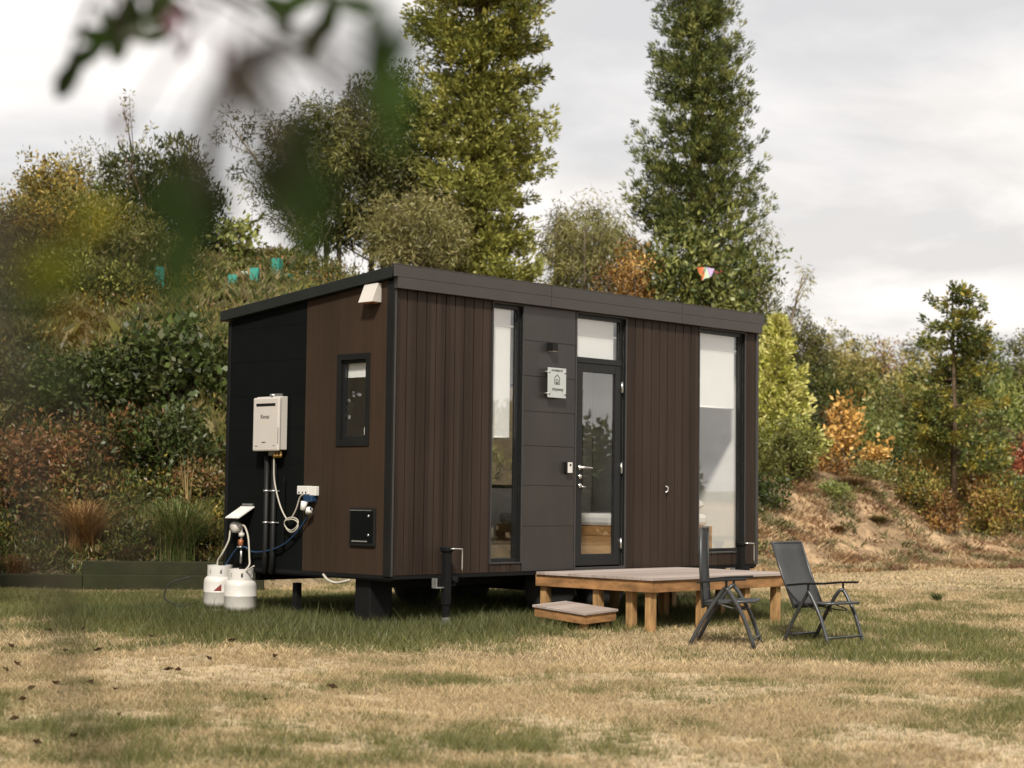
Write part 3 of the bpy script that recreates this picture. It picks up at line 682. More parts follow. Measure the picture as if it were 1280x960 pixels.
m = MB(); m.box(SX0, SY0, SZ-.105, SX0+.035, SY1, SZ-.0225); m.box(SX1-.035, SY0, SZ-.105, SX1, SY1, SZ-.0225); m.box(SX0+.0355, SY0, SZ-.105, SX1-.0355, SY0+.035, SZ-.0225); m.box(SX0+.0355, SY1-.035, SZ-.105, SX1-.0355, SY1, SZ-.0225); m.build('riser_frame', 'timber', sp, bevel=.003)
for x, y in ((SX0+.04, SY0+.04), (SX1-.1, SY0+.04), (SX0+.04, SY1-.1), (SX1-.1, SY1-.1)):
    m = MB(); m.box(x, y, .03, x+.06, y+.06, SZ-.0228); m.build('step_leg', 'post', sp)
sp.rotation_euler = (.065, -.045, 0)

# ------------------------------------------------------------------ recliner chairs (local: faces +x, width along y)
def recliner(name, label, recline, loc, rz):
    r = thing(name, label, 'chair', (0, 0, 0), 'folding recliners by the deck')
    hw = .27; ah = .56; sh = .37
    for sgn, nm in ((-1, 'a'), (1, 'b')):
        y = sgn*hw
        m = MB(); m.tube(spline([(.05, y, ah-.06), (.10, y, ah-.13), (.20, y, .25), (.29, y, .0)], 5), .018, 8); m.build('leg', 'chairmetal', r)
        yy = y-sgn*.035
        m = MB(); m.tube(spline([(.06, y-sgn*.0, ah-.055), (.01, yy, ah-.09), (-.13, yy, .26), (-.27, yy, .0)], 5), .018, 8); m.build('leg', 'chairmetal', r)
        m = MB(); m.bar((-.20, y, ah-.015), (.0, y, ah+.008), .045, .02); m.bar((.0, y, ah+.008), (.22, y, ah+.02), .05, .02); m.tube([(.05, y, ah-.06), (.05, y, ah)], .012, 8); m.build('armrest', 'black', r, bevel=.006)
    m = MB(); m.tube([(.275, -hw, .07), (.275, hw, .07)], .011, 8); m.build('crossbar', 'chairmetal', r)
    m = MB(); m.tube([(-.24, -hw+.035, .07), (-.24, hw-.035, .07)], .011, 8); m.build('crossbar', 'chairmetal', r)
    m = MB()
    for y in (-hw+.06, hw-.06): m.tube([(-.17, y, sh-.02), (.10, y, sh+.012), (.28, y, sh+.018)], .012, 8)
    m.tube([(.28, -hw+.06, sh+.018), (.28, hw-.06, sh+.018)], .011, 8)
    for y in (-hw*.45, hw*.45): m.tube(spline([(-.02, y-.09, sh-.01), (.12, y-.09, sh-.045), (.20, y, sh-.055), (.12, y+.09, sh-.045), (-.02, y+.09, sh-.01)], 5), .006, 6)
    m.build('seat_frame', 'chairmetal', r)
    m = MB(); n = 8; vs = []
    for i in range(n+1):
        t = i/n
        for j in range(5):
            q = j/4*2-1; vs.append((-.16+.43*t, q*(hw-.065), sh+.006+.02*t-.018*(1-q*q)*math.sin(PI*t)))
    m.add(vs, [(i*5+j, (i+1)*5+j, (i+1)*5+j+1, i*5+j+1) for i in range(n) for j in range(4)], True)
    o = m.build('seat', 'mesh', r); so = o.modifiers.new('s', 'SOLIDIFY'); so.thickness = .004
    bl = .68; dx, dz = -math.sin(recline), math.cos(recline); bx, bz = -.155, sh-.045
    m = MB()
    for y in (-hw+.05, hw-.05): m.tube([(bx, y, bz), (bx+dx*bl*.5-.012, y, bz+dz*bl*.5), (bx+dx*bl, y, bz+dz*bl)], .0135, 8)
    m.tube([(bx+dx*bl, -hw+.05, bz+dz*bl), (bx+dx*bl, hw-.05, bz+dz*bl)], .012, 8)
    m.build('back_frame', 'chairmetal', r)
    m = MB(); vs = []
    for i in range(n+1):
        t = i/n
        for j in range(5):
            q = j/4*2-1; bow = .025*(1-q*q)*math.sin(PI*min(1, t*1.0)); vs.append((bx+dx*bl*t-dz*bow-.008*math.sin(PI*t), q*(hw-.055), bz+dz*bl*t+dx*bow))
    m.add(vs, [(i*5+j, (i+1)*5+j, (i+1)*5+j+1, i*5+j+1) for i in range(n) for j in range(4)], True)
    o = m.build('backrest', 'mesh', r); so = o.modifiers.new('s', 'SOLIDIFY'); so.thickness = .004
    r.location = loc; r.rotation_euler = (0, 0, rz); return r
def groundpt(u, v):
    d = fwd + rgt*(u-640)/F - upv*(v-480)/F; z = 0.
    for _ in range(12): k = (z-CAM[2])/d[2]; p = CAM+d*k; z = tz(p[0], p[1])
    return p
right_dir = math.atan2(RH[1], RH[0])
pl = groundpt(905, 806); pr = groundpt(1027, 803)
recliner('recliner_chair', 'upright dark recliner seen side on, in front of the deck', .03, (pl[0], pl[1], pl[2]), right_dir-math.radians(14))
recliner('recliner_chair', 'reclined dark mesh chair facing the camera, right of the deck', .42, (pr[0], pr[1], pr[2]), right_dir-math.radians(48)).scale = (.92, .92, .92)

# ================================================================== vegetation
def leaves(cent, n, rad, length, width, r, cols, aim=None, droop=0., spread=1., cshade=.35, squash=1.):
    """n leaves round each centre; returns vertices, faces and colours of bent diamond leaves."""
    cent = np.asarray(cent, float); K = len(cent); rad = np.broadcast_to(rad, (K,))
    idx = np.repeat(np.arange(K), n); m = len(idx)
    d = r.normal(size=(m, 3)); d /= np.linalg.norm(d, axis=1)[:, None]
    rr = rad[idx]*(r.random(m)**.45); p = cent[idx]+d*rr[:, None]*np.array([1, 1, squash])
    a = r.normal(size=(m, 3))*spread+d*1.0
    if aim is not None: a = a+np.asarray(aim)[idx] if np.ndim(aim) == 2 else a+np.asarray(aim)
    a[:, 2] -= droop; a /= np.linalg.norm(a, axis=1)[:, None]
    b = np.cross(a, r.normal(size=(m, 3))); b /= np.linalg.norm(b, axis=1)[:, None]
    l = length*(.6+.8*r.random(m))[:, None]; w = width*(.6+.8*r.random(m))[:, None]
    nn = np.cross(a, b)
    V = np.stack([p, p+a*l*.45+b*w/2+nn*l*.06, p+a*l-nn*l*.05, p+a*l*.45-b*w/2+nn*l*.06], 1).reshape(-1, 3)
    Fc = np.arange(4*m).reshape(-1, 4)
    cols = np.asarray(cols, float); ci = r.integers(0, len(cols), K)  # clump tone
    mix = r.random(m)[:, None]; c = cols[ci[idx]]*(1-mix*.5)+cols[r.integers(0, len(cols), m)]*mix*.5
    c = c*(1-cshade+2*cshade*r.random(m))[:, None]*np.array([1.03, .97, .70])
    return V, Fc, c
def join(parts):
    V = []; Fc = []; c = []; n = 0
    for v, f, k in parts: V.append(v); Fc.append(f+n); c.append(k); n += len(v)
    return np.concatenate(V), np.concatenate(Fc), np.concatenate(c)
def place(u, s):
    """ground point seen in column u of the photo at distance s, and the pixel row of its foot"""
    t = (u-640)/F*s; x, y = xy(s, t); return x, y, tz(x, y)
def height_to(u, s, ytop):
    x, y, z = place(u, s); top = dep(u, ytop, s)[2]; return max(.25, top-z)
def C_(*a): return [tuple(c) for c in a]
OLIVE = C_((.11, .115, .038), (.165, .165, .055), (.07, .078, .028))
DARK = C_((.026, .038, .014), (.042, .055, .020), (.060, .068, .027))  # dark leaf greens, lowered further to paint deep shade into foliage
GREEN = C_((.060, .095, .033), (.095, .135, .043), (.038, .062, .022))
LIME = C_((.50, .52, .20), (.42, .46, .13), (.66, .66, .36))
GOLD = C_((0.320, 0.232, 0.056), (0.208, 0.184, 0.056), (0.144, 0.136, 0.048))
RUST = C_((.19, .085, .045), (.13, .08, .045), (.12, .10, .05), (.24, .12, .06))
ORANGE = C_((.60, .38, .15), (.70, .48, .22), (.45, .26, .10))
PURPLE = C_((0.128, 0.060, 0.053), (0.090, 0.068, 0.045), (0.180, 0.083, 0.068))
GREY = C_((.22, .215, .11), (.29, .27, .15), (.15, .15, .07), (.19, .195, .075))
CONI = C_((.15, .17, .045), (.22, .23, .06), (.07, .09, .03), (.33, .32, .09))
CONI2 = C_((.085, .12, .048), (.145, .18, .065), (.045, .068, .027), (.25, .275, .11))
MIX = C_((.22, .22, .07), (.28, .17, .06), (.16, .19, .07), (.36, .28, .08))
SOFTG = C_((0.180, 0.217, 0.083), (0.135, 0.173, 0.060), (0.240, 0.270, 0.112))
def limbs(x, y, z, H, R, r, n, trunk_r, z0=.15, lean=0, multi=1):
    """trunk(s) plus limbs; returns builder and limb tips"""
    m = MB(); tips = []
    for q in range(multi):
        a0 = r.random()*2*PI; ox, oy = (.12*math.cos(a0)*q, .12*math.sin(a0)*q)
        lx, ly = (r.normal()*.10*H+lean*H)*(1 if multi == 1 else 1.8), r.normal()*.06*H*(1 if multi == 1 else 2.2)
        tr = [np.array([x+ox+lx*t**1.4, y+oy+ly*t**1.4, z-.1+(H*.86)*t]) for t in np.linspace(0, 1, 6)]
        m.tube(tr, [trunk_r*(1-.85*t) for t in np.linspace(0, 1, 6)], 7)
        for k in range(n//multi):
            t = z0+(.95-z0)*r.random(); i = t*5; i0 = min(4, int(i)); b = tr[i0]+(tr[i0+1]-tr[i0])*(i-i0)
            a = r.random()*2*PI; rr = R*(.45+.6*r.random())*math.sqrt(max(.1, 1-(2*t-.95)**2*.75))
            e = b+np.array([math.cos(a)*rr, math.sin(a)*rr, H*.06+rr*(.15+.45*r.random())])
            m.tube([b, (b+e)/2+np.array([0, 0, -.04*rr]), e], [trunk_r*.38*(1-.6*t), trunk_r*.22*(1-.5*t), trunk_r*.06], 5)
            tips += [e, b*.35+e*.65+r.normal(size=3)*.1*R]
        tips.append(tr[-1]+np.array([0, 0, H*.05]))
    return m, np.array(tips)
def bush(u, s, ytop, wpx, cols, name, label, cat, ll=.09, lw=.035, dens=1., group=None, bark='bark', z0=.12, droop=.0, gaps=0., stem=True, seed=None, aim=(0, 0, .6), rag=1., multi=3, crn='crown', cone=0.):
    r = np.random.default_rng(seed if seed is not None else int(u*7+s*13+abs(ytop)))
    x, y, z = place(u, s); H = height_to(u, s, ytop); R = wpx/F*s/2
    t = thing(name, label, cat, (x, y, z-.05), group)
    nl = int(14+10*H)
    m, tips = limbs(x, y, z-.05, H*.9, R*.8, r, nl, .018+.012*H, z0, 0, multi)
    m.build('trunk' if cat == 'tree' else 'stems', bark, t)
    # clumps: ragged ellipsoid, some at limb tips, holes where noise is low
    K = int(60*R*R*4*max(.5, H/2)*.55*rag)+18; K = min(K, 420)
    d = r.normal(size=(K, 3)); d /= np.linalg.norm(d, axis=1)[:, None]
    rad = r.random(K)**.4
    c = np.stack([d[:, 0]*R*rad, d[:, 1]*R*rad, H*(z0+.5*(1-z0))+d[:, 2]*rad*H*(1-z0)*.46], 1)
    lump = .72+.5*fbm(np.arctan2(c[:, 1], c[:, 0])*1.6+s, c[:, 2]/max(H, .1)*4+u, 2)
    hh = np.clip((c[:, 2]/H-z0)/(1-z0), 0, 1); c[:, :2] *= (1-cone*hh)[:, None]; c[:, :2] *= lump[:, None]; c[:, 2] *= (.9+.2*fbm(c[:, 0]*2+u, c[:, 1]*2, 2))
    if gaps: c = c[fbm(c[:, 0]*1.9+u, c[:, 2]*1.9+c[:, 1], 2) > gaps]
    c = c+np.array([x, y, z-.05]); c = np.concatenate([c, tips+r.normal(size=tips.shape)*.05])
    cr = np.clip(.16+.10*R, .1, .42)*(.5+.8*r.random(len(c)))
    area = ll*lw*.5; n = int(np.clip(dens*.34*(cr.mean()**2)*3.1/area, 6, 170))
    V, Fc, cc = leaves(c, n, cr, ll, lw, r, cols, aim=aim, droop=droop, spread=.8)
    fastmesh(crn, V, Fc, 4, 'leaf', t, cc)
    return t
def conifer(u, s, ytop_h, base_w, label, cols, H=None, zmin=.1, prof=None, step=.2, tuft=.20, nl=15, ll=.15, lw=.045, up=.9, trunk_r=.22, lower=None, seed=3, gap=0., per=5):
    r = np.random.default_rng(seed); x, y, z = place(u, s)
    H = H or height_to(u, s, ytop_h); t = thing('conifer_tree', label, 'tree', (x, y, z-.05))
    m = MB(); tr = [np.array([x, y, z-.2]), np.array([x+.03, y, z+H*.5]), np.array([x, y+.02, z+H])]
    m.tube(tr, [trunk_r, trunk_r*.6, .015], 10); cent = []; aim = []
    zz = H*zmin
    while zz < H-.1:
        f = zz/H; rad = base_w*(prof(f) if prof else (1-f)**.7)
        for k in range(per):
            if r.random() < gap: continue
            a = r.random()*2*PI; R = rad*(.72+.38*r.random()); 
            dirv = np.array([math.cos(a), math.sin(a), 0]); side = np.array([-dirv[1], dirv[0], 0])
            b0 = np.array([x, y, z+zz+r.normal()*.06])
            pts = [b0+dirv*R*q+np.array([0, 0, R*(-.10*q+.34*q**3)*up]) for q in (0, .35, .7, 1.)]
            m.tube(pts, [.030*(R/1.5)+.008, .02*(R/1.5)+.005, .011, .005], 4, False)
            nt = max(2, int(R*.84/tuft))
            for j in range(nt+1):
                q = .16+.84*j/nt; c = b0+dirv*R*q+np.array([0, 0, R*(-.10*q+.34*q**3)*up])
                cent.append(c); aim.append(dirv*1.3+np.array([0, 0, .9*up]))
                if R > .6 and q < .93:
                    for sg_ in (-1, 1):
                        w_ = (1-q*.6)*R*.30*(.6+.7*r.random())
                        c2 = c+side*sg_*w_+dirv*w_*.6+np.array([0, 0, .08*up*w_]); cent.append(c2); aim.append(dirv+side*sg_*.8+np.array([0, 0, .8*up]))
        zz += step*(.8+.4*r.random())
    m.build('trunk', 'bark', t)
    cent = np.array(cent); aim = np.array(aim)
    cent = cent+r.normal(size=cent.shape)*.03
    V, Fc, cc = leaves(cent, nl, tuft*.50, ll, lw, r, cols, aim=aim, spread=.55, cshade=.3)
    if lower:
        k = (V.reshape(-1, 4, 3)[:, 0, 2]-z)/H; f = (1-sm(k, lower[0], lower[0]+.08))[:, None]
        n = fbm(V[::4, 0]*1.5+7, V[::4, 2]*1.2, 3)[:, None]; cc = cc*(1-f)+(cc*.5+np.array(lower[1])*.7)*f*(.6+.8*n)
    fastmesh('crown', V, Fc, 4, 'leaf', t, cc)
    return t

# --- the tall trees behind the cabin
conifer(594, 39, 0, 1.62, 'tall yellow green conifer rising behind the near roof corner', CONI, H=17.5, zmin=.02, prof=lambda f: .98*min(1, (1-f)*2.6)**.8, step=.25, ll=.12, lw=.050, tuft=.22, nl=20, up=.8, trunk_r=.24, lower=(.22, (.25, .25, .065)), seed=5, per=8, gap=.12)
conifer(868, 41, 0, 1.80, 'tall dark tiered conifer rising behind the middle of the roof', CONI2, H=16.6, zmin=.12, prof=lambda f: min(1, (1-f)*1.45)**.85, step=.26, ll=.12, lw=.030, tuft=.19, nl=23, up=1.7, trunk_r=.22, lower=(.2, (.17, .18, .06)), seed=9, per=8, gap=.24)
# bushy lower skirt of that conifer is a shrub in front of it
bush(880, 39.5, 246, 175, CONI2+C_((.14, .145, .045)), 'bushy_conifer', 'dense bushy young conifer at the foot of the tiered one', 'tree', .15, .06, 1.1, seed=21, z0=.05, multi=1)
bush(795, 39, 285, 60, ORANGE[:1]+C_((.20, .09, .03), (.10, .06, .025)), 'browned_shrub', 'shrub with brown orange dead sprays left of the bushy conifer', 'shrub', .12, .03, .8, seed=22, z0=.5)
bush(735, 40, 236, 125, GREY, 'drooping_tree', 'grey olive drooping tree between the two tall conifers', 'tree', .17, .022, 1.1, droop=1.1, aim=(0, 0, 0), bark='greybark', gaps=.34, seed=23)
bush(955, 41.5, 262, 60, GREY, 'drooping_tree', 'grey green drooping tree showing just right of the tiered conifer', 'tree', .16, .022, .9, droop=1.1, aim=(0, 0, 0), bark='greybark', gaps=.36, seed=24)
bush(690, 40.5, 215, 55, GREY, 'airy_tree', 'thin airy tree with sparse leaves close right of the yellow green conifer', 'tree', .15, .024, .45, droop=.7, aim=(0, 0, 0), bark='greybark', gaps=.45, seed=25, rag=.5)
bush(400, 38.5, 100, 155, GREY[2:]+OLIVE+DARK, 'feathery_tree', 'feathery grey green tree with pale leaning limbs, left of the conifers', 'tree', .14, .028, 1.3, droop=.5, aim=(0, 0, .1), bark='greybark', gaps=.36, seed=26, multi=4)  # DARK clumps put shade pockets into the crown colour
bush(480, 39.5, 70, 170, OLIVE+DARK+GREY[:1], 'feathery_tree', 'fuller olive feathery tree touching the yellow green conifer', 'tree', .14, .035, 1.5, droop=.3, aim=(0, 0, .1), bark='greybark', gaps=.2, seed=27, multi=4)  # DARK mixed in here too, painting shadowed hollows
bush(520, 37.5, 232, 150, GREY+C_((.20, .18, .10)), 'grey_shrub', 'pale grey green shrub along the end of the roof line', 'shrub', .14, .025, 1.0, droop=.5, aim=(0, 0, 0), bark='greybark', gaps=.3, seed=28)
# --- left skyline
bush(55, 37, 172, 105, GOLD, 'golden_shrub', 'rounded golden yellow shrub on the left skyline', 'shrub', .10, .05, 1.1, seed=31)
bush(148, 37.5, 178, 88, DARK+GREEN[:1], 'dark_shrub', 'dark rounded shrub on the skyline right of the golden one', 'shrub', .10, .05, 1.1, seed=32)
bush(103, 38.5, 160, 80, GREY+OLIVE, 'airy_shrub', 'airy grey green shrub behind the golden one', 'shrub', .10, .028, .5, gaps=.4, seed=33, bark='greybark')
bush(12, 38, 205, 60, GREY+RUST[:1], 'airy_shrub', 'sparse reddish grey shrub at the left edge of the skyline', 'shrub', .10, .028, .5, gaps=.42, seed=34, bark='greybark')
bush(210, 36.5, 150, 95, DARK+OLIVE[:1], 'broadleaf_tree', 'dense dark tree with upright shoots, highest on the left skyline', 'tree', .13, .04, 1.3, seed=35, aim=(0, 0, 1.6))
bush(243, 36, 218, 85, DARK, 'broadleaf_tree', 'very dark low tree leaning right beside the highest one', 'tree', .12, .045, 1.3, seed=36)
bush(292, 35.5, 258, 70, SOFTG+C_((.17, .16, .05)), 'maple_shrub', 'light green loose shrub left of the roof end on the slope', 'shrub', .12, .09, .7, seed=37, gaps=.34)
bush(345, 36.5, 318, 80, C_((.20, .12, .05), (.15, .10, .045), (.11, .10, .04)), 'dry_brush', 'brown dry brush on the ridge above the roof end', 'shrub', .14, .018, 1., seed=38)
# bare sapling
def sapling(u, s, ytop, label):
    r = np.random.default_rng(4); x, y, z = place(u, s); H = height_to(u, s, ytop); t = thing('bare_sapling', label, 'tree', (x, y, z)); m = MB(); c = []
    top = np.array([x+.15, y, z+H*.68]); m.tube([(x, y, z-.1), (x+.02, y, z+H*.4), top], [.03, .022, .014], 6)
    for k in range(9):
        b = np.array([x, y, z])+(top-np.array([x, y, z]))*(.72+.28*k/8); e = b+np.array([r.normal()*.28*RH[0], r.normal()*.28*RH[0], H*.26*(1.25-.1*abs(k-8))*(.6+.5*r.random())])
        e[:2] += RH*r.normal()*.22; m.tube([b, (b+e)/2+r.normal(size=3)*.03, e], [.010, .007, .003], 5)
        c += [b*.3+e*.7, b*.1+e*.9, e]
    m.build('trunk', 'bark', t); V, Fc, cc = leaves(np.array(c), 7, .09, .10, .035, r, GREY, aim=(0, 0, .8)); fastmesh('foliage', V, Fc, 4, 'leaf', t, cc)
sapling(150, 37, 100, 'nearly bare thin sapling standing above the skyline shrubs')
# --- plants on the left slope
SL = [
 (28, 34, 262, 110, GOLD+OLIVE, 'weedy_bush', 'yellowish weedy bush at the left edge below the skyline', .10, .035),
 (105, 34.5, 248, 120, OLIVE+GOLD[:1], 'weedy_bush', 'broad olive bush below the dark rounded shrub', .10, .03),
 (178, 34, 290, 100, OLIVE+RUST[2:3], 'weedy_bush', 'brownish olive bush under the highest dark tree', .10, .03),
 (240, 33.6, 352, 70, DARK+OLIVE, 'weedy_bush', 'dusky green bush below the leaning dark tree', .10, .035),
 (60, 32.5, 318, 130, LIME[1:2]+OLIVE+GREEN, 'weedy_bush', 'bright yellow green bush halfway up the left slope', .10, .03),
 (135, 32.6, 345, 100, OLIVE+LIME[1:2], 'weedy_bush', 'pale olive bush just left of the teal tree guard', .10, .03),
 (262, 32.0, 410, 80, OLIVE+GREEN[:1], 'weedy_bush', 'dull green bush under the row of teal guards', .10, .035),
 (10, 30.5, 385, 100, GREEN+DARK, 'leafy_bush', 'deep green bush at the left edge halfway up', .10, .05),
 (85, 30.2, 392, 110, OLIVE+DARK, 'leafy_bush', 'olive bush above the flax clumps', .10, .04),
 (235, 29.8, 415, 80, OLIVE+GREEN, 'leafy_bush', 'speckled green bush against the upper edge of the cabin', .09, .035),
 (208, 26.6, 402, 125, GREEN+DARK, 'broadleaf_shrub', 'large leafed green shrub left of the cabin end', .13, .09),
 (262, 27.2, 440, 75, GREEN+OLIVE, 'leafy_bush', 'green leafy bush right against the cabin end', .09, .045),
 (90, 26.6, 440, 140, DARK+DARK+GREEN, 'leafy_bush', 'dark glossy bush right of the rusty shrub', .10, .055),
 (15, 27, 455, 100, DARK+OLIVE, 'leafy_bush', 'shadowy green bush above the rusty shrub', .10, .045),
 (150, 25.6, 520, 90, DARK+RUST[:1], 'leafy_bush', 'dark bush with russet leaves above the stacked sleepers', .09, .04),
 (215, 25.3, 510, 90, DARK+GREEN, 'leafy_bush', 'dark green bush directly behind the green tussock', .09, .045),
 (30, 24.8, 548, 135, RUST, 'rusty_shrub', 'rusty red shrub low on the left bank', .08, .04),
 (80, 24.3, 600, 70, RUST+OLIVE, 'rusty_shrub', 'small reddish brown shrub left of the orange tussock', .08, .035),
 (265, 24.6, 585, 60, RUST+OLIVE, 'rusty_shrub', 'reddish dry shrub in the corner beside the cabin end', .07, .03),
 (5, 24.2, 610, 70, DARK+RUST[:2], 'leafy_bush', 'dark low bush at the left edge above the single sleeper', .08, .04),
]
for i, (u, s, yt, w, c, nm, lab, ll, lw) in enumerate(SL):
    bush(u, s, yt-14, w*1.4, c, nm, lab, 'shrub', ll, lw, 1.0, group='shrubs on the left bank', seed=100+i, z0=.04)
def blades(u, s, ytop, wpx, cols, name, label, cat, n=260, w=.016, stiff=1., seed=1, group=None, seg=4):
    r = np.random.default_rng(seed); x, y, z = place(u, s); H = height_to(u, s, ytop); R = wpx/F*s/2
    a = r.random(n)*2*PI; rr = R*(.15+.85*r.random(n)); h = H*(.55+.5*r.random(n)); V = []; Fc = []; k = 0
    q = np.linspace(0, 1, seg+1); cols = np.array(cols); cc = []
    for i in range(n):
        d = np.array([math.cos(a[i]), math.sin(a[i]), 0]); sd = np.array([-d[1], d[0], 0])
        b = np.array([x, y, z-.03])+d*R*.12*r.random()+sd*R*.1*r.normal()
        for j, t in enumerate(q):
            p = b+d*rr[i]*t**(1.3+stiff)+np.array([0, 0, h[i]*(t-(.28/stiff)*t**3)]); ww = w*(1-t)**.6*(.5+.5*min(1, t*4+.4))
            V += [p-sd*ww/2, p+sd*ww/2]
            if j < seg: Fc.append((k+2*j, k+2*j+1, k+2*j+3, k+2*j+2)); 
        c = cols[r.integers(len(cols))]*(.6+.8*r.random()); cc += [c]*seg; k += 2*(seg+1)
    o = fastmesh(name, np.array(V), np.array(Fc), 4, 'leaf', None, np.array(cc)); me = o.data
    me.transform(Matrix.Translation((-x, -y, -z))); o.location = (x, y, z)
    tag(o, label, cat, group); return o
FLX = C_((.085, .105, .05), (.13, .14, .075), (.06, .075, .035))
blades(150, 28.6, 405, 90, FLX, 'flax_clump', 'spiky flax clump leaning left on the left bank', 'flax', 70, .07, 1.2, 41)
blades(172, 29.4, 372, 60, FLX, 'flax_clump', 'upright spiky flax clump above the large leafed shrub', 'flax', 50, .06, 2.2, 42)
blades(228, 23.2, 572, 165, C_((.10, .15, .04), (.15, .19, .06), (.24, .21, .09)), 'grass_tussock', 'tall green grass tussock beside the gas bottles', 'tussock', 1100, .014, .8, 43)
blades(108, 23.4, 588, 150, C_((.27, .15, .05), (.20, .12, .05), (.33, .20, .08)), 'grass_tussock', 'orange brown grass tussock on the left bank', 'tussock', 900, .014, .9, 44)
blades(170, 23.2, 655, 90, C_((.16, .10, .06), (.12, .09, .05), (.22, .15, .08)), 'grass_tussock', 'low tangle of dead brown grass above the stacked sleepers', 'tussock', 260, .012, .6, 45)
blades(30, 23.0, 665, 110, C_((.18, .10, .05), (.25, .15, .07)), 'grass_tussock', 'flattened brown grass above the single sleeper', 'tussock', 260, .012, .6, 46)
blades(275, 23.6, 655, 40, C_((.22, .13, .07), (.14, .09, .05)), 'grass_tussock', 'dry brown grass behind the gas bottles', 'tussock', 160, .012, .8, 47)
blades(238, 24.2, 512, 46, C_((.45, .34, .16), (.36, .26, .12)), 'dry_stalk', 'pale dry flower stalk standing out of the green tussock', 'stalk', 14, .016, .9, 48)
blades(265, 24.6, 528, 40, C_((.42, .31, .17), (.33, .24, .12)), 'dry_stalk', 'drooping straw coloured plume against the dark cabin end', 'stalk', 40, .02, .6, 49)
def long_grass(n, seed):
    r = np.random.default_rng(seed); u = -60+430*r.random(n); q = 3+13*r.random(n); sf = 24+0*u
    for _ in range(6): t = (u-640)/F*(sf+q); sf = np.interp(t, [-14, -3.7, 0, 9, 30], [22.5, 22.9, 27, 34.5, 42])
    s = sf+q; t = (u-640)/F*s; x, y = xy(s, t); k = fbm(x*.8+12, y*.8, 3) > .44; x, y = x[k], y[k]; n = len(x)
    cx = np.round(x*2.2)/2.2; cy = np.round(y*2.2)/2.2; bx_, by_ = cx+(x-cx)*.8, cy+(y-cy)*.8; z = terrain(bx_, by_)
    h = (.20+.42*r.random(n)); a = np.arctan2(y-cy, x-cx)+.5*r.normal(size=n); w = .0055+.005*r.random(n); le = .15+.6*r.random(n)
    px, py = -np.sin(a)*w, np.cos(a)*w; mx_, my_ = bx_+np.cos(a)*le*h*.3, by_+np.sin(a)*le*h*.3
    V = np.stack([np.stack([bx_-px, by_-py, z-.02], 1), np.stack([bx_+px, by_+py, z-.02], 1), np.stack([mx_+px*.7, my_+py*.7, z+h*.65], 1), np.stack([bx_+np.cos(a)*le*h, by_+np.sin(a)*le*h, z+h*.95], 1)], 1).reshape(-1, 3)
    pal = np.array([(.28, .27, .07), (.20, .22, .06), (.36, .29, .11), (.15, .18, .05), (.40, .33, .16)]); c = pal[(fbm(cx*1.1+50, cy*1.1, 3)*11+1.6*r.random(n)).astype(int) % 5]*(.25+.5*r.random(n))[:, None]
    tag(fastmesh('long_grass', V, np.arange(4*n).reshape(-1, 4), 4, 'leaf', None, c), 'tall yellow green grass growing between the shrubs on the left slope', 'grass', None, 'stuff')
long_grass(90000, 55)
# teal tree guards
for u, v, s, hh, mt, lab in ((199, 372, 35, .42, 'teal', 'teal tree guard standing alone far left of the roof end'), (290, 378, 34.8, .36, 'teal', 'leftmost teal tree guard of the row near the roof end'), (304, 372, 35.2, .34, 'palegreen', 'pale whitish tree guard in the row near the roof end'),
                          (318, 376, 34.8, .46, 'teal', 'largest teal tree guard, right of the pale one'), (346, 356, 35.6, .36, 'teal', 'teal tree guard nearest the roof line in brown brush'), (360, 364, 35.4, .18, 'teal', 'lowest teal tree guard peeping over the roof edge')):
    for s in np.arange(26, 46, .05):
        p = dep(u, v, s)
        if p[2] < tz(p[0], p[1])+.06: break
    x, y, zt = p; z = tz(x, y)
    g = thing('tree_guard', lab, 'tree guard', (x, y, zt-.05), 'tree guards on the ridge')
    m = MB(); n = 4; vs = []
    for zz in (zt-.1, zt+hh+.16):
        for k in range(n): a = PI/4+k*PI/2+u; vs += [(x+.115*math.cos(a), y+.115*math.sin(a), zz), (x+.108*math.cos(a), y+.108*math.sin(a), zz)]
    fs = []
    for k in range(n):
        a, b = 2*k, 2*((k+1) % n); fs += [(a, b, b+8, a+8), (a+1, a+9, b+9, b+1), (a+8, b+8, b+9, a+9)]
    m.add(vs, fs); m.build('sleeve', mt, g)
    m = MB(); m.bar((x+.12, y, min(z, zt)-.3), (x+.12, y, zt+hh+.24), .025, .025); m.build('stake', 'post', g)
# retaining sleepers
def sleeper(u0, u1, vb, vt, s0, s1, lab):
    a = dep(u0, vb, s0); b = dep(u1, vb, s1); h = (vb-vt)/F*(s0+s1)/2; m = MB(); c = (a+b)/2; c[2] += h/2
    m.bar((a[0], a[1], a[2]+h/2), (b[0], b[1], a[2]+h/2), .12, h); tag(m.build('timber_sleeper', 'sleeper', None, bevel=.012), lab, 'sleeper', 'sleepers edging the left bank')
sleeper(-60, 103, 738, 717, 22.0, 22.15, 'single mossy sleeper at the foot of the bank on the far left')
sleeper(103, 330, 736, 718, 22.2, 22.4, 'lower of the two stacked sleepers left of the gas bottles')
sleeper(103, 330, 718, 701, 22.3, 22.5, 'upper of the two stacked sleepers, edge lit along its top')

